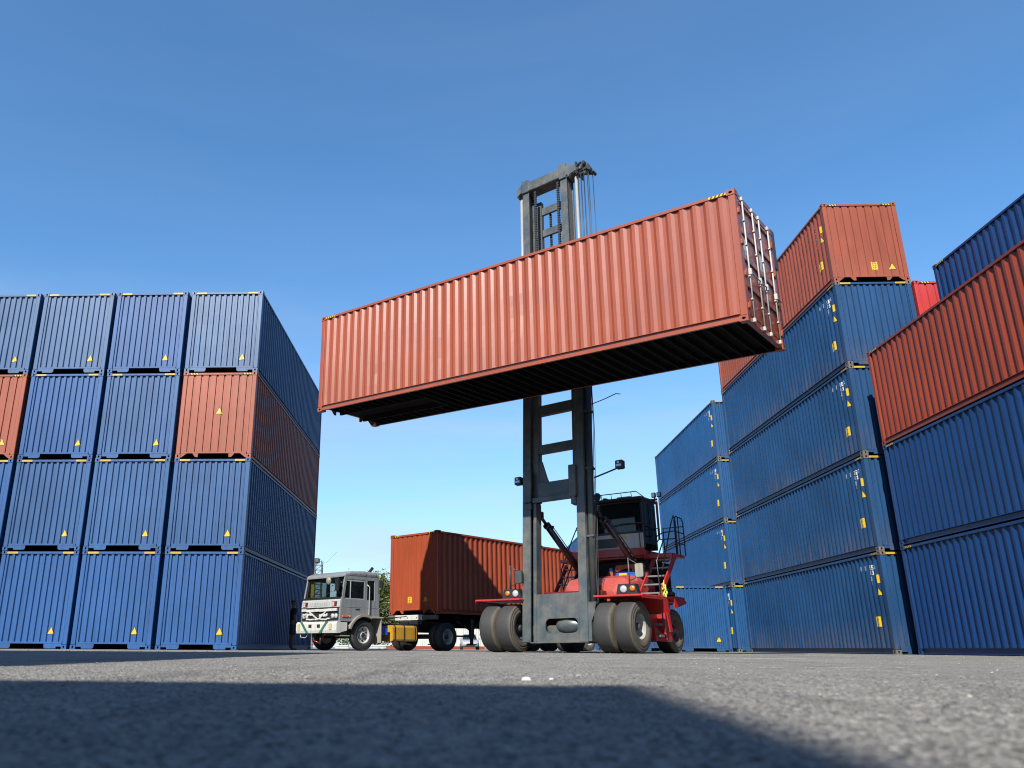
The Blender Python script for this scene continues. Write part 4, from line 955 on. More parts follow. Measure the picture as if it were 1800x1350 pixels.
# lamps and mirrors on the front fenders
for sg in (-1, 1):
    xc = U0 + sg * 1.98 if sg > 0 else U0 - 1.30
    mb = MB(); mb.mat(M['blacksteel']); mb.prism([(xc - .30, 1.337), (xc + .26, 1.337), (xc + .20, 1.58), (xc - .24, 1.58)], 1.80, 1.98, 'xz')
    hl = mb.build('headlamp_box', None, LT)
    g = MB(); g.mat(M['lamp_white']).lathe([(0, .088), (.02, .085), (.035, .06), (.04, .001)], (xc + (-.10 if sg > 0 else .12), 1.799, 1.46), (0, -1, 0), 24); g.build('headlamp', None, hl)
    g = MB(); g.mat(M['lamp_amber']).lathe([(0, .07), (.02, .068), (.04, .05), (.045, .001)], (xc + (.13 if sg > 0 else -.12), 1.799, 1.47), (0, -1, 0), 20); g.build('indicator_lamp', None, hl)
    mx_ = xc + (.02 if sg > 0 else -.10); mb = MB(); mb.mat(M['dgrey']); mb.tube([(mx_, 1.9, 1.58), (mx_, 1.9, 2.20)], .018, 8); mb.tube([(mx_, 1.9, 2.18), (mx_ + .22, 1.88, 2.05)], .012, 6); mb.tube([(mx_, 1.9, 1.66), (mx_ + .14, 1.88, 1.70), (mx_ + .22, 1.88, 1.78)], .012, 6)
    mb.mat(M['blacksteel']).prism(rrect(mx_ + .17, 1.72, mx_ + .40, 2.06, .05, 3), 1.86, 1.91, 'xz'); mr_ = mb.build('mirror', None, LT)
    g = MB(); g.prism(rrect(mx_ + .185, 1.735, mx_ + .385, 2.045, .04, 3), 1.852, 1.859, 'xz'); g.build('mirror_glass', M['beige'] if sg > 0 else M['dgrey'], mr_)
# spreader frame behind the hoisted container, in container space
MLl = LT.matrix_local.inverted() if False else (Matrix.Translation((1.485, 19.53, 0)) @ Matrix.Rotation(-0.6375, 4, 'Z')).inverted() @ ML
mb = MB(); mb.mat(M['dgrey']); mb.box((.4, CW + .05, 2.35), (CL - .4, CW + .42, 2.78), .03); mb.box((3.6, CW + .42, 1.7), (8.2, CW + .75, 2.9), .03); mb.box((4.6, CW + .3, .6), (7.2, CW + .62, 1.7), .03)
mb.box((CL - .42, CW + .03, 2.0), (CL - .02, CW + .30, 2.98), .02); mb.box((.02, CW + .03, 2.2), (.42, CW + .26, 2.82), .02)
mb.box((CL - .16, CW + .03, .55), (CL - .02, CW + .14, 1.99), .02)
o = mb.build('spreader', None, LT); o.matrix_local = MLl
for x in (.09, CL - .09):
    mb = MB(); mb.mat(M['blacksteel']).tube([(x, CW + .14, 2.80), (x, CW + .14, 2.66)], .05, 8); mb.box((x - .06, CW + .004, 2.78), (x + .06, CW + .028, 2.88), .01); o = mb.build('twist_lock', None, LT); o.matrix_local = MLl
# gloves hanging at the right stair rail
mb = MB(); mb.mat(M['yellowgreen'])
for k in range(7):
    a = random.uniform(0, 6.28); c_ = Vector((2.0 + .03 * math.cos(a), 3.28 + .06 * math.sin(a), 1.62 - .04 * k))
    mb.tube([c_ + Vector((0, 0, .06)), c_ + Vector((random.uniform(-.06, .06), random.uniform(-.05, .05), -.02)), c_ + Vector((random.uniform(-.08, .08), random.uniform(-.05, .05), -.14))], .028, 7, rs=[.014, .026, .012])
mb.tube([(1.99, 3.28, 1.75), (2.0, 3.28, 1.25)], .010, 6)
o = mb.build('rag'); o.matrix_world = LT.matrix_world if False else Matrix.Translation((1.485, 19.53, 0)) @ Matrix.Rotation(-0.6375, 4, 'Z')
tag(o, 'yellow green cloth tied to the handrail of the red stairs', 'cloth')
# ------------------------------------------------------------------ road tractor
TR = empty('truck_tractor', (T0.x, T0.y, 0), TRY + math.pi)
tag(TR, 'dented silver truck tractor with a white bumper parked beside the left blue stack', 'truck')
CG = M['cabgrey']; ya, yb = -.95, 1.15
arch = arc((3.33, .43), .60, 44, 112, 8)
mb = MB(); mb.mat(CG)
side = [(2.66, 1.04), (2.70, 1.54), (4.27, 1.54), (4.315, 1.28), (4.33, .87), (3.86, .87)] + [(x, z) for x, z in arch if z > .87] + [(2.98, 1.04)]
mb.prism(side, ya, yb, 'xz')
# raised pressing lines
for y in (yb,): 
    mb.box((2.72, y + .0005, 1.30), (4.26, y + .006, 1.312), 0); mb.box((3.27, y + .0005, 1.06), (3.285, y + .005, 1.53)); mb.box((4.10, y + .0005, .90), (4.112, y + .005, 1.53))
cabt = mb.build('cab_body', None, TR); bv = cabt.modifiers.new('bevel', 'BEVEL'); bv.width = .035; bv.segments = 3; bv.limit_method = 'ANGLE'; bv.angle_limit = R(50)
for y0, y1, nm in ((1.08, 1.149, 1), (-.949, -.88, 0)):
    mb = MB(); mb.mat(CG)
    mb.prism([(4.275, 1.54), (4.175, 1.54), (4.075, 2.26), (4.155, 2.26)], y0, y1, 'xz')
    mb.prism([(3.34, 1.54), (3.22, 1.54), (3.22, 2.26), (3.34, 2.26)], y0, y1, 'xz')
    mb.prism([(2.88, 1.54), (2.70, 1.54), (2.78, 2.26), (2.90, 2.26)], y0, y1, 'xz')
    mb.prism([(2.88, 2.16), (4.10, 2.16), (4.08, 2.26), (2.88, 2.26)], y0 + .002, y1 - .002, 'xz')
    mb.build('cab_pillars', None, TR)
mb = MB(); mb.mat(M['glass'].copy() if False else M['glass']).prism([(3.34, 1.56), (4.17, 1.56), (4.09, 2.16), (3.34, 2.16)], 1.11, 1.118, 'xz'); mb.build('door_window', None, TR)
mb = MB(); mb.mat(M['cablight']); mb.box((3.36, 1.119, 2.10), (4.06, 1.135, 2.158), .003); mb.box((3.345, 1.119, 1.545), (4.16, 1.140, 1.575), .003); mb.box((3.90, 1.119, 1.575), (3.93, 1.138, 2.10), .003); mb.build('window_trim', None, TR)
mb = MB(); mb.prism([(2.90, 1.57), (3.21, 1.57), (3.21, 2.15), (2.92, 2.15)], 1.11, 1.118, 'xz'); mb.build('quarter_window', M['glass'], TR)
mb = MB(); mb.prism([(3.34, 1.56), (4.17, 1.56), (4.09, 2.16), (3.34, 2.16)], -.92, -.912, 'xz'); mb.build('door_window', M['glass_clear'], TR)
mb = MB(); mb.mat(M['black']); mb.box((3.52, 1.151, 1.235), (3.70, 1.165, 1.265), .004); mb.build('door_handle', None, TR)
mb = MB(); mb.mat(M['cablight']); mb.tube([(3.19, 1.165, 1.0), (3.16, 1.20, 1.15), (3.16, 1.20, 1.95), (3.24, 1.165, 2.02)], .016, 8); mb.build('grab_bar', None, TR)
def rsec(x, y0_, y1_, z0_, z1_, r): return [(x, y, z) for y, z in rrect(y0_, z0_, y1_, z1_, r, 4)]
mb = MB(); mb.mat(M['beige']); mb.mat(CG)
loft(mb, [rsec(4.22, -.90, 1.10, 2.22, 2.27, .02), rsec(4.14, -.94, 1.14, 2.225, 2.34, .05), rsec(3.95, -.955, 1.155, 2.23, 2.41, .08), rsec(3.3, -.955, 1.155, 2.23, 2.45, .09), rsec(2.85, -.95, 1.15, 2.23, 2.43, .09), rsec(2.74, -.92, 1.12, 2.235, 2.36, .06)])
for k in range(4): mb.box((3.78 - k * .24, 1.10, 2.33), (3.80 - k * .24, 1.17, 2.375), .003)
mb.build('cab_roof', None, TR)
mb = MB(); mb.mat(CG); mb.box((2.68, ya, 1.541), (2.72, yb, 1.75)); mb.box((2.70, -.94, 1.751), (2.74, -.55, 2.22)); mb.box((2.70, .8, 1.751), (2.74, 1.14, 2.22)); mb.build('rear_wall', None, TR)
mb = MB(); mb.prism([(4.255, 1.56), (4.262, 1.56), (4.142, 2.23), (4.135, 2.23)], -.88, 1.08, 'xz'); mb.build('windscreen', M['glass_clear'], TR)
mb = MB(); mb.mat(M['rubber']); mb.box((3.95, ya + .06, 1.45), (4.24, yb - .06, 1.62), .03); mb.box((3.0, -.7, 1.45), (3.4, -.15, 1.62), .05); mb.box((2.9, -.7, 1.6), (3.05, -.15, 2.1), .05); mb.box((3.0, .35, 1.45), (3.4, .9, 1.62), .05); mb.box((2.9, .35, 1.6), (3.05, .9, 2.1), .05); mb.build('cab_interior', None, TR)
mb = MB(); mb.mat(M['decal']); mb.box((4.02, -.86, 1.62), (4.06, -.70, 2.2), .01); mb.build('yellow_curtain', None, TR)
mb = MB(); mb.mat(M['blacksteel']); mb.box((4.268, ya + .03, 1.545), (4.30, yb - .03, 1.60), .01)
for y in (-.55, .15): mb.beam((4.30, y, 1.58), (4.25, y + .42, 1.80), .018, .012)
mb.build('wiper_panel', None, TR)
# white upper grille panel with slots
mb = MB(); mb.mat(M['cablight']); mb.prism([(4.285, 1.54), (4.32, 1.50), (4.345, 1.30), (4.31, 1.30)], ya + .01, yb - .01, 'xz')
for k in range(12): y = -.50 + k * .095; mb.box((4.338, y, 1.34), (4.352, y + .06, 1.45), .004)
gp = mb.build('grille_panel', None, TR)
for y in (-.72, .86):
    mb = MB(); mb.mat(M['blacksteel']).box((4.330, y - .12, 1.32), (4.352, y + .12, 1.47), .004); mb.mat(M['lamp_white']).box((4.353, y - .10, 1.335), (4.362, y + .0, 1.455), .004); mb.mat(M['lamp_red']).box((4.353, y + .01, 1.335), (4.360, y + .06, 1.455), .004); mb.build('front_lamp', None, TR)
mb = MB(); mb.mat(M['blacksteel']); mb.box((4.331, ya + .06, .90), (4.345, yb - .06, 1.285), .004)
mb.mat(M['white_paint'])
for (z0_, z1_, y0_, y1_) in ((1.17, 1.255, -.85, 1.05), (1.06, 1.12, -.80, -.25), (1.02, 1.10, .1, .55), (.92, .965, -.6, .7)):
    n = 8
    for k in range(n):
        a_ = y0_ + (y1_ - y0_) * k / n; b_ = y0_ + (y1_ - y0_) * (k + 1) / n - .012; dz = random.uniform(-.012, .012)
        mb.box((4.346, a_, z0_ + dz), (4.385 + random.uniform(0, .02), b_, z1_ + dz), .008)
mb.beam((4.37, -.45, 1.18), (4.38, .05, .93), .03, .04); mb.beam((4.37, .5, 1.2), (4.38, .12, .95), .03, .04)
mb.build('broken_grille', None, TR)
for y in (-.78, -.60, .80, .98):
    g = MB(); g.mat(M['lamp_white']).lathe([(0, .075), (.03, .07), (.035, .001)], (4.346, y, 1.03), (1, 0, 0), 18); g.build('headlamp', None, TR)
mb = MB(); mb.mat(M['white_paint']); mb.prism([(4.31, .52), (4.46, .52), (4.48, .60), (4.48, .80), (4.44, .86), (4.31, .86)], -1.0, 1.19, 'xz'); mb.prism([(4.31, .54), (4.31, .84), (4.05, .84), (4.05, .60)], 1.10, 1.189, 'xz')
bump_ = mb.build('bumper', None, TR)
for (y0_, y1_) in ((-.78, -.42), (.62, .26)):
    mb = MB(); mb.mat(plain('green_strap', (.03, .16, .11), .7)); mb.prism([(y0_, .862), (y0_ + .13, .862), (y1_ + .13, .515), (y1_, .515)], 4.482, 4.492, 'yz'); mb.build('green_strap', None, bump_)
for y in (-.30, .16): mb = MB(); mb.mat(M['black']).box((4.482, y, .68), (4.486, y + .16, .78)); mb.build('tow_opening', None, bump_)
for y in (-.90, .82): mb = MB(); mb.mat(plain('fog_lens', (.55, .5, .25), .3)).box((4.482, y, .62), (4.495, y + .12, .80), .01); mb.build('fog_lamp', None, bump_)
mb = MB(); mb.mat(M['lamp_amber']); mb.box((4.02, 1.151, 1.0), (4.24, 1.175, 1.06), .005); mb.build('side_marker', None, TR)
mb = MB(); mb.mat(M['lamp_red']).lathe([(0, .05), (.01, .048), (.012, .001)], (3.93, 1.151, 1.03), (0, 1, 0), 16); mb.mat(M['sticker']).lathe([(.013, .025), (.014, .001)], (3.93, 1.151, 1.03), (0, 1, 0), 12); mb.build('round_sticker', None, TR)
# arch flare, step, mud flap
ar = arc((3.33, .43), .60, 20, 118, 12); ar2 = arc((3.33, .43), .67, 20, 118, 12)[::-1]
mb = MB(); mb.mat(M['beige']); mb.prism(ar + ar2, 1.05, 1.22, 'xz'); mb.box((2.52, 1.0, .98), (3.04, 1.22, 1.04), .02); mb.build('wheel_arch', None, TR)
mb = MB(); mb.mat(M['blacksteel']); mb.box((3.98, .85, .50), (4.28, 1.15, .80), .03); mb.mat(M['beige']).box((3.92, .90, .42), (4.30, 1.18, .46), .01); mb.build('step', None, TR)
mb = MB(); mb.mat(M['beige']).box((2.60, .70, .24), (2.63, 1.20, .97), .004); mb.build('mud_flap', None, TR)
for sg in (-1, 1): wheel(TR, (3.30, .10 + sg * .92, .47), 'y', .47, .24, .26, sg, (M['road_tyre'], M['chrome'] if False else M['cablight'], M['blacksteel']), dish=.05, bolts=8, holes=6)
for sg in (-1, 1):
    for k in (0, 1): wheel(TR, (-.55, sg * (.80 + .30 * k), .47), 'y', .47, .25, .26, sg if k else -sg, (M['road_tyre'], M['cablight'] if k else M['blacksteel'], M['blacksteel']), dish=.16, bolts=8)
mb = MB(); mb.mat(M['blacksteel'])
for y in (-.38, .34): mb.box((-1.3, y, .62), (4.2, y + .07, .86), .005)
mb.box((2.9, -.3, .45), (3.9, .35, 1.02), .04); mb.box((-1.0, -.5, .87), (.1, .5, 1.0), .02); mb.box((-.7, -.9, .40), (-.4, .9, .56), .03); mb.box((3.2, -.9, .38), (3.4, 1.0, .5), .02); mb.box((.2, -.3, .4), (2.4, .3, .62), .03)
mb.tube([(2.45, .2, .9), (2.45, .2, 2.2), (2.4, .22, 2.45), (2.20, .25, 2.68)], .05, 10); mb.box((2.3, -.5, .88), (2.55, .9, 1.2), .02)
for k in range(4): mb.tube([(2.5, -.2 + k * .1, 1.2), (1.9, -.2 + k * .1, 1.05 - .05 * k), (.8, -.1 + k * .05, 1.1), (.3, 0, 1.15)], .015, 6)
mb.build('chassis', None, TR)
mb = MB(); mb.mat(M['blacksteel']); mb.tube([(4.25, .1, .5), (4.30, .12, .2)], .04, 8); mb.mat(M['lamp_red']); mb.tube([(4.28, -.3, .5), (4.32, -.2, .30), (4.3, .1, .22)], .012, 6); mb.tube([(4.3, .15, .3), (4.3, .4, .5)], .01, 6); mb.mat(M['sticker']).tube([(4.4, -.85, .52), (4.42, -.8, .40), (4.4, -.55, .38), (4.38, -.45, .5)], .008, 6); mb.build('tow_hook', None, TR)
mb = MB(); mb.mat(M['yellow_tank']); 
for (a_, b_) in ((1.53, 2.03), (.93, 1.49)): loft(mb, [[(x, y, z) for y, z in rrect(.72, .30, 1.14, .80, .07, 3)] for x in (a_, b_)])
tk = mb.build('fuel_tank', None, TR)
for x in (1.0, 1.495, 1.93): mb = MB(); mb.mat(M['blacksteel']); mb.prism(rrect(.705, .285, 1.155, .815, .08, 3), x, x + .03, 'yz'); mb.build('tank_strap', None, tk)
mb = MB(); mb.mat(M['blue_box']).box((2.20, .78, .48), (2.50, 1.08, .76), .02); mb.mat(M['blacksteel']).box((2.15, .8, .30), (2.55, 1.0, .47), .02); mb.build('battery_box', None, TR)
# mirrors
mb = MB(); mb.mat(M['blacksteel']); mb.tube([(4.20, 1.10, 2.22), (4.42, 1.12, 2.2), (4.45, 1.12, 1.85), (4.25, 1.10, 1.62)], .012, 6); mb.prism(rrect(1.04, 1.78, 1.22, 2.14, .03, 3), 4.45, 4.49, 'yz'); mb.build('wing_mirror', None, TR)
mb = MB(); mb.mat(M['beige']).lathe([(0, .12), (.03, .115), (.05, .08), (.055, .001)], (4.42, .62, 2.10), (1, 0, -.1), 20); mb.mat(M['blacksteel']).tube([(4.18, .6, 2.25), (4.42, .62, 2.10)], .01, 6); mb.build('round_mirror', None, TR)
mb = MB(); mb.mat(M['blacksteel']); mb.prism(rrect(1.12, 1.95, 1.26, 2.18, .03, 3), 2.62, 2.66, 'yz'); mb.tube([(2.75, 1.1, 2.1), (2.64, 1.18, 2.1)], .012, 6); mb.build('rear_work_lamp', None, TR)

for ch_ in TR.children:      # the cab is narrower than the chassis width
    if ch_.name.split('.')[0] not in ('wheel', 'chassis', 'fuel_tank', 'battery_box', 'mud_flap'): ch_.scale.y = .925; ch_.location.y = .086
# ------------------------------------------------------------------ trailer
TL = empty('container_trailer', (T0.x, T0.y, 0), TRY + math.pi)
tag(TL, 'black skeletal container trailer with landing legs under the orange red container', 'trailer')
mb = MB(); mb.mat(M['under'])
for y in (-.55, .45): mb.box((-12.1, y, .82), (-2.6, y + .10, 1.19), .008); mb.prism([(-2.6, 1.19), (.05, 1.19), (.05, 1.06), (-2.0, 1.04), (-2.6, .82)], y, y + .10, 'xz')
for x in (-1.2, -3.2, -5.2, -7.2, -9.2, -11.6): mb.box((x, -1.16, 1.04), (x + .14, 1.16, 1.188), .006)
mb.box((-2.4, -.44, .80), (-.6, .44, 1.02), .01)
mb.build('trailer_frame', None, TL)
mb = MB(); mb.mat(M['white_paint']).box((-.10, -.80, 1.02), (.10, .55, 1.205), .012); mb.mat(M['cast_rust']); mb.box((-.10, .551, 1.04), (.08, 1.19, 1.19), .012); mb.box((-.10, -1.19, 1.04), (.08, -.801, 1.19), .012)
mb.mat(M['blacksteel'])
for y in (-.5, -.15, .3): mb.tube([(.101, y, 1.11), (.106, y, 1.11)], .02, 8)
mb.build('front_bolster', None, TL)
for sg in (-1, 1):
    mb = MB(); mb.mat(M['blacksteel']); y = sg * .98
    mb.box((-2.14, y - .07, .45), (-1.98, y + .07, 1.1), .01); mb.box((-2.11, y - .045, .24), (-2.01, y + .045, .45), .005); mb.box((-2.22, y - .12, .20), (-1.90, y + .12, .24), .01)
    mb.beam((-2.0, y, .70), (-1.35, y * .9, 1.02), .05, .04); mb.beam((-2.1, y, .70), (-2.6, y * .9, 1.0), .05, .04); mb.build('landing_leg', None, TL)
mb = MB(); mb.mat(M['blacksteel']); mb.box((-2.08, -.95, .50), (-2.04, .95, .54)); mb.box((-1.97, 1.0, .47), (-.9, 1.05, .53), .004); mb.build('leg_brace', None, TL)
for x in (-8.1, -9.4):
    for sg in (-1, 1):
        for k in (0, 1): wheel(TL, (x, sg * (.78 + .30 * k), .50), 'y', .50, .26, .27, sg if k else -sg, (M['dusty_tyre'], M['concrete'], M['blacksteel']), dish=.14, bolts=8)
    mb = MB(); mb.mat(M['blacksteel']).tube([(x, -1.0, .5), (x, 1.0, .5)], .06, 10); mb.box((x - .5, -.5, .7), (x + .5, -.4, .8), .01); mb.box((x - .5, .4, .7), (x + .5, .5, .8), .01); mb.build('axle', None, TL)

# ------------------------------------------------------------------ person in the shade of the stack
def skin_chain(name, verts, edges, mat, parent=None, sub=2, root=0):
    me = bpy.data.meshes.new(name); me.from_pydata([v[:3] for v in verts], edges, []); me.materials.append(mat)
    o = bpy.data.objects.new(name, me); COL.objects.link(o)
    md = o.modifiers.new('skin', 'SKIN'); md.use_smooth_shade = True
    if not me.skin_vertices: 
        pass
    for i, v in enumerate(verts):
        s_ = me.skin_vertices[0].data[i]; s_.radius = (v[3], v[4] if len(v) > 4 else v[3]); s_.use_root = (i == root)
    sm = o.modifiers.new('sub', 'SUBSURF'); sm.levels = sub; sm.render_levels = sub
    if parent: o.parent = parent
    return o
def person(loc, rz):
    V = [(0, 0, .93, .15, .11), (0, 0, 1.10, .14, .10), (0, .01, 1.30, .165, .11), (0, 0, 1.42, .13, .09), (0, 0, 1.50, .055), (0, .01, 1.58, .075, .085), (0, .01, 1.67, .085, .10), (0, .0, 1.73, .05, .06)]
    E_ = [(i, i + 1) for i in range(7)]
    for sg in (-1, 1):
        b = len(V)
        V += [(sg * .10, 0, .86, .095), (sg * .11, .01, .48, .058), (sg * .115, .03, .30, .055), (sg * .12, .03, .09, .036), (sg * .125, -.02, .045, .04, .035), (sg * .14, -.16, .03, .035, .025)]
        E_ += [(0, b), (b, b + 1), (b + 1, b + 2), (b + 2, b + 3), (b + 3, b + 4), (b + 4, b + 5)]
        b = len(V)
        V += [(sg * .19, 0, 1.41, .055), (sg * .24, .02, 1.14, .042), (sg * .25, -.06, .92, .030), (sg * .25, -.08, .86, .030, .016), (sg * .25, -.09, .82, .030, .014)]
        E_ += [(3, b), (b, b + 1), (b + 1, b + 2), (b + 2, b + 3), (b + 3, b + 4)]
        for k, (dx, ln) in enumerate(((-.024, .055), (-.008, .066), (.008, .062), (.023, .048))):
            q = len(V); V += [(sg * .25 + dx * .3, -.09 + dx, .80, .009), (sg * .25 + dx * .3, -.10 + dx, .80 - ln * .55, .008), (sg * .245 + dx * .3, -.09 + dx, .80 - ln, .007)]
            E_ += [(b + 4, q), (q, q + 1), (q + 1, q + 2)]
        q = len(V); V += [(sg * .235, -.115, .845, .010), (sg * .225, -.13, .81, .009)]; E_ += [(b + 3, q), (q, q + 1)]
    p = skin_chain('person', V, E_, M['skin']); p.location = loc; p.rotation_euler = (0, 0, rz)
    sh = [(0, 0, .90, .168, .13), (0, 0, 1.10, .158, .12), (0, .01, 1.30, .18, .125), (0, 0, 1.42, .145, .10), (0, 0, 1.46, .08, .08)]
    se = [(0, 1), (1, 2), (2, 3), (3, 4)]
    for sg in (-1, 1): b = len(sh); sh += [(sg * .19, 0, 1.41, .07), (sg * .235, .02, 1.20, .065)]; se += [(3, b), (b, b + 1)]
    skin_chain('shirt', sh, se, M['shirt'], p)
    st = [(0, 0, .95, .16, .125), (0, 0, .88, .165, .13)]; se = [(0, 1)]
    for sg in (-1, 1): b = len(st); st += [(sg * .105, 0, .80, .10), (sg * .125, .01, .50, .085)]; se += [(1, b), (b, b + 1)]
    skin_chain('shorts', st, se, M['shorts'], p)
    skin_chain('hair', [(0, .03, 1.66, .095, .10), (0, .02, 1.71, .092, .105), (0, .02, 1.75, .05)], [(0, 1), (1, 2)], M['hair'], p)
    mb = MB(); mb.mat(M['skin']); mb.prism([(-.012, 1.63), (.012, 1.63), (.005, 1.67), (-.005, 1.67)], -.115, -.085, 'xz'); mb.box((-.028, -.098, 1.605), (.028, -.080, 1.615), .003)
    mb.mat(M['hair']); mb.box((-.045, -.094, 1.665), (-.02, -.078, 1.675), .002); mb.box((.02, -.094, 1.665), (.045, -.078, 1.675), .002)
    mb.mat(M['skin']); mb.box((-.105, -.0, 1.62), (-.085, .03, 1.68), .008); mb.box((.085, -.0, 1.62), (.105, .03, 1.68), .008); mb.build('face', None, p)
    return p
pp = person((-6.22, 30.6, 0), R(115))
tag(pp, 'person in dark shirt and grey shorts standing in the shade beside the truck', 'person')

# ------------------------------------------------------------------ cars far behind
def car(loc, rz, mat, label, sc=1.0):
    e = empty('parked_car', loc, rz); tag(e, label, 'car'); e.scale = (sc, sc, sc)
    def sec(x, w_, z0_, z1_, r): return [(x, y, z) for y, z in rrect(-w_, z0_, w_, z1_, r, 3)]
    mb = MB(); mb.mat(mat); mb.smooth = True
    loft(mb, [sec(2.12, .62, .38, .60, .08), sec(2.02, .78, .30, .74, .12), sec(1.6, .84, .26, .86, .14), sec(1.0, .86, .24, .93, .14), sec(0, .87, .24, .95, .12), sec(-1.4, .86, .24, .98, .14), sec(-2.0, .80, .30, .92, .14), sec(-2.12, .66, .40, .8, .1)])
    body = mb.build('body', None, e)
    mb = MB(); mb.mat(M['glass']); loft(mb, [sec(.98, .70, .90, .93, .01), sec(.30, .60, .90, 1.38, .10), sec(-.9, .60, .90, 1.40, .10), sec(-1.65, .66, .90, 1.0, .03)]); mb.build('windows', None, e)
    mb = MB(); mb.mat(mat); loft(mb, [sec(.25, .60, 1.36, 1.40, .015), sec(-.1, .62, 1.39, 1.45, .03), sec(-.7, .62, 1.39, 1.46, .03), sec(-1.0, .58, 1.36, 1.41, .015)])
    for s_ in (-1, 1):
        mb.beam((.95, s_ * .70, .93), (.28, s_ * .60, 1.39), .05, .05); mb.beam((-.35, s_ * .70, .95), (-.35, s_ * .61, 1.39), .06, .04); mb.beam((-1.6, s_ * .68, .98), (-.98, s_ * .58, 1.38), .08, .05)
    mb.build('roof', None, e)
    for s_ in (-1, 1):
        g = MB(); g.mat(M['lamp_white']).prism([(s_ * .45, .62), (s_ * .78, .70), (s_ * .74, .60), (s_ * .50, .55)], 2.04, 2.10, 'yz'); g.build('headlight', None, e)
        for x in (1.35, -1.35):
            wheel(e, (x, s_ * .78, .31), 'y', .31, .20, .19, s_, (M['road_tyre'], M['cablight'], M['blacksteel']), dish=.03, bolts=5)
        g = MB(); g.mat(mat); g.box((.55, s_ * .86, .93), (.75, s_ * 1.0, 1.07), .03); g.build('side_mirror', None, e)
    g = MB(); g.mat(M['blacksteel']); g.box((2.06, -.45, .34), (2.135, .45, .42), .01); g.box((2.09, -.3, .50), (2.135, .3, .56), .01); g.build('front_grille', None, e)
    g = MB(); g.mat(M['sticker']).box((2.136, -.25, .43), (2.142, .25, .50)); g.build('number_plate', None, e)
    return e
car((.42, 56.0, 0), R(-88), M['car_silver'], 'silver car facing the yard, seen under the trailer beside the landing leg', .68)
car((2.75, 58.0, 0), R(-100), M['car_dark'], 'dark car seen just left of the big front tyre of the lift truck', .72)

# ------------------------------------------------------------------ shed, blocks, lattice mast
SH = empty('shed', (-6.9, 75, 0)); tag(SH, 'low white sheet metal shed far behind the trailer', 'shed')
mb = MB(); n = 92; L_ = 8.8
pts = [(L_ * i / n, (.04 if i % 2 else 0)) for i in range(n + 1)]
for i in range(n):
    (a_, da), (b_, db) = pts[i], pts[i + 1]; mb.add([(a_, da, .25), (b_, db, .25), (b_, db, 2.0), (a_, da, 2.0)], [(0, 1, 2, 3)])
mb.box((.0, .06, .25), (L_, 3.0, 1.99)); mb.build('wall', M['shed_white'], SH)
mb = MB(); mb.prism([(-.3, 2.05), (3.2, 2.35), (3.2, 2.42), (-.3, 2.16)], -.1, L_ + .1, 'yz'); mb.build('roof', M['white_text'], SH)
mb = MB(); mb.box((-.02, -.02, 1.95), (L_ + .02, .055, 2.03)); mb.box((-.02, -.06, .0), (L_ + .02, .05, .24)); mb.build('red_trim', M['maroonred'], SH)
mb = MB(); mb.box((5.2, -.05, .26), (6.1, -.005, 1.9), .01); dr = mb.build('door', M['cabgrey'], SH)
def block(loc, sx_, sy_, sz_, label, rz=0):
    mb = MB(); mb.box((-sx_ / 2, -sy_ / 2, 0), (sx_ / 2, sy_ / 2, sz_ * .55), .02); mb.box((-sx_ / 2 + .04, -sy_ / 2 + .04, sz_ * .551), (sx_ / 2 - .04, sy_ / 2 - .04, sz_), .03)
    o = mb.build('concrete_block', M['concrete'] if 'grey' in label else M['white_paint']); o.location = loc; o.rotation_euler = (0, 0, rz); return tag(o, label, 'block')
block((-5.0, 50, 0), 1.0, .4, .24, 'white concrete block on the ground behind the front wheel of the truck')
block((-8.0, 56, 0), .9, .4, .24, 'white concrete block lying left of the front wheel under the truck')
block((2.55, 62, 0), .45, .4, .36, 'small grey block on the ground under the trailer by the hedge', .2)
mb = MB(); mb.mat(M['dgrey'])
for x in (0, .42):
    for y in (0, .42): mb.box((x, y, 0), (x + .05, y + .05, 5.1))
for k in range(17):
    z = .2 + k * .29; mb.box((.06, .01, z), (.42, .05, z + .05)); mb.beam((.03, .03, z), (.45, .03, z + .29), .035, .03); mb.box((.01, .06, z), (.05, .42, z + .05)); mb.box((.43, .06, z), (.47, .42, z + .05))
mb.box((-.02, .0, 5.0), (.28, .4, 5.3), .04); lm = mb.build('steel_frame', None, None)
ES = empty('lattice_mast', (-9.05, 50.0, 0)); lm.parent = ES; tag(ES, 'dark lattice mast with a thin antenna between the left stack and the truck cab', 'mast')
mb = MB(); mb.tube([(.2, .2, 5.3), (.7, .1, 5.0), (1.35, 0, 5.65)], .006, 5); mb.build('antenna', M['blacksteel'], ES)

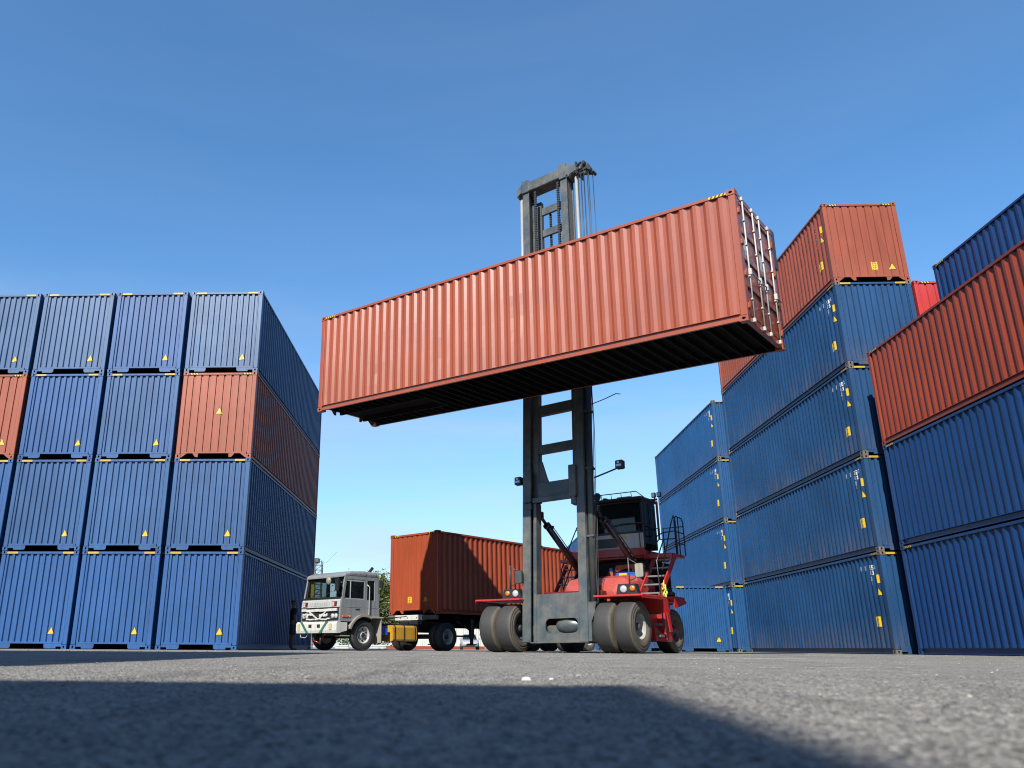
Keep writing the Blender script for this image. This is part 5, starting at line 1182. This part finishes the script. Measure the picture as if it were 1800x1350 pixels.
# ------------------------------------------------------------------ trees
def tree(loc, blobs, nleaf, ls, mat, label, trunk_h, rs, name='leafy_tree'):
    rnd = random.Random(rs); e = empty(name, loc); tag(e, label, 'tree')
    mb = MB(); v = []; f = []
    tot = sum(b[3] ** 2 for b in blobs)
    for (bx, by, bz, br) in blobs:
        k = int(nleaf * br * br / tot)
        for c_ in range(max(1, k // 14)):
            while True:
                p = Vector((rnd.uniform(-1, 1), rnd.uniform(-1, 1), rnd.uniform(-1, 1)))
                if .35 < p.length < 1: break
            p = p * (br * rnd.uniform(.8, 1.12)); cc = Vector((bx, by, bz)) + p
            for q in range(14):
                c2 = cc + Vector((rnd.gauss(0, 1), rnd.gauss(0, 1), rnd.gauss(0, .8))) * ls * 1.9
                a = Vector((rnd.uniform(-1, 1), rnd.uniform(-1, 1), rnd.uniform(-.7, .7))).normalized(); b_ = a.cross(Vector((rnd.uniform(-1, 1), rnd.uniform(-1, 1), rnd.uniform(-1, 1)))).normalized()
                s_ = ls * rnd.uniform(.6, 1.25); o = len(v)
                v += [c2 - a * s_, c2 + b_ * s_ * .38, c2 + a * s_, c2 - b_ * s_ * .38]; f.append((o, o + 1, o + 2, o + 3))
    mb.v = [tuple(x) for x in v]
    for q in f: mb.face(q)
    mb.build('crown', M[mat], e, fixn=False)
    mb = MB(); mb.mat(M['bark']); mb.tube([(0, 0, 0), (.05, 0, trunk_h * .5), (-.05, .05, trunk_h)], .16, 10, rs=[.20, .15, .10])
    for (bx, by, bz, br) in blobs: mb.tube([(0, .02, trunk_h * rnd.uniform(.5, .95)), (bx * .5, by * .5, (bz + trunk_h) * .5), (bx, by, bz + br * .4)], .05, 6, rs=[.07, .05, .015])
    mb.build('trunk', None, e); return e
tree((-7.0, 60, 0), [(0, 0, 3.6, 1.5), (-1.1, .2, 4.0, 1.1), (-1.4, .2, 2.6, 1.0), (-1.2, 0, 1.2, 1.0), (2.4, 0, 2.6, 1.2), (2.3, 0, 1.2, 1.0), (1.0, .2, 4.2, 1.2), (.2, 0, 2.0, 1.3), (-.9, 0, 2.5, 1.0), (1.4, 0, 2.6, 1.2), (.4, 0, 1.0, .9), (1.2, 0, 1.1, .9), (1.9, 0, 4.0, 1.0)], 30000, .10, 'leaf', 'green leafy tree behind the silver truck cab', 2.8, 3)
tree((2.2, 66, 0), [(0, 0, 1.5, .8), (.6, 0, 1.2, .7), (.2, 0, .6, .6), (.9, .3, 1.8, .6)], 3000, .08, 'leaf2', 'low dark green bush seen under the trailer behind the landing legs', 1.0, 5, 'bush')

# ------------------------------------------------------------------ small things on the asphalt
rnd = random.Random(11)
mb = MB()
for k in range(900):
    if k < 500: Y = rnd.uniform(1.8, 22) ; X = Y * rnd.uniform(-.6, .72)
    else: Y = rnd.uniform(6, 22); X = Y * rnd.uniform(-.5, .72)
    r = rnd.choice([.003, .004, .005, .006]) * (1 + Y * .06); c_ = Vector((X, Y, r * .3))
    vs = []
    for (dx, dy, dz) in ((1, 0, 0), (0, 1, 0), (-1, 0, 0), (0, -1, 0), (0, 0, 1), (0, 0, -1)):
        vs.append(c_ + Vector((dx, dy, dz * .7)) * r * rnd.uniform(.7, 1.3))
    mb.add(vs, [(0, 1, 4), (1, 2, 4), (2, 3, 4), (3, 0, 4), (1, 0, 5), (2, 1, 5), (3, 2, 5), (0, 3, 5)])
o = mb.build('pebbles', plain('pebble', (.42, .40, .37), .8, vary=.4, scale=3)); tag(o, 'scattered pale pebbles and grit on the asphalt', 'pebbles', kind='stuff')
def chip(loc, s_, label, seed):
    r_ = random.Random(seed); mb = MB(); n = 7
    top = [(s_ * math.cos(2 * math.pi * k / n) * r_.uniform(.5, 1), s_ * .7 * math.sin(2 * math.pi * k / n) * r_.uniform(.5, 1)) for k in range(n)]
    loft(mb, [[(x * 1.15, y * 1.15, 0) for x, y in top], [(x, y, s_ * .35 * r_.uniform(.7, 1.1)) for x, y in top], [(x * .5, y * .5, s_ * .5) for x, y in top]])
    o = mb.build('stone_chip', M['white_text']); o.location = loc; return tag(o, label, 'stone')
chip((.21, 2.85, 0), .020, 'white stone chip at the edge of the big foreground shadow', 1)
chip((.30, 2.95, 0), .008, 'tiny white chip right beside the larger stone chip', 2)
def ribbon(pts, w_, mat, name, z=.003):
    mb = MB(); n = len(pts)
    L_, R_ = [], []
    for i, p in enumerate(pts):
        d = (Vector(pts[min(i + 1, n - 1)]) - Vector(pts[max(i - 1, 0)])).normalized(); q = Vector((-d.y, d.x)); ww = w_ * rnd.uniform(.4, 1.2)
        L_.append((p[0] + q.x * ww, p[1] + q.y * ww, z)); R_.append((p[0] - q.x * ww, p[1] - q.y * ww, z))
    b = len(mb.v); mb.v += L_ + R_
    for i in range(n - 1): mb.face((i, i + 1, n + i + 1, n + i))
    o = mb.build(name, mat, None, fixn=False); tag(o, kind='structure'); return o
cp = []; X, Y = -1.75, 6.8
for k in range(40): cp.append((X, Y)); X += .04 + rnd.uniform(-.03, .04); Y += .13 + rnd.uniform(-.12, .14)
ribbon(cp, .012, M['black'], 'ground_crack')
cp = []; X, Y = -.6, 5.6
for k in range(24): cp.append((X, Y)); X += .03 + rnd.uniform(-.02, .03); Y += .06 + rnd.uniform(-.06, .07)
ribbon(cp, .006, M['black'], 'ground_crack')
# worn remnants of a painted line
def worn():
    mt, t, n, b = newmat('worn_line_paint'); b.inputs['Base Color'].default_value = (.55, .54, .52, 1); b.inputs['Roughness'].default_value = .8
    ge = n.new('ShaderNodeNewGeometry'); f = noise_node(t, ge.outputs['Position'], 9, 8, .75); fr = ramp(t, f, .50, .56)
    tr = n.new('ShaderNodeBsdfTransparent'); ms = n.new('ShaderNodeMixShader'); o = [x for x in n if x.type == 'OUTPUT_MATERIAL'][0]
    link(t, fr, ms.inputs[0]); link(t, tr.outputs[0], ms.inputs[1]); link(t, b.outputs[0], ms.inputs[2]); link(t, ms.outputs[0], o.inputs[0]); return mt
WP = worn()
for (x0_, y0_, x1_, y1_, w_) in ((.9, 8.2, 4.2, 10.6, .10), (1.2, 5.0, 2.6, 5.1, .06)):
    ribbon([(x0_ + (x1_ - x0_) * k / 20, y0_ + (y1_ - y0_) * k / 20) for k in range(21)], w_, WP, 'worn_line', .0045)
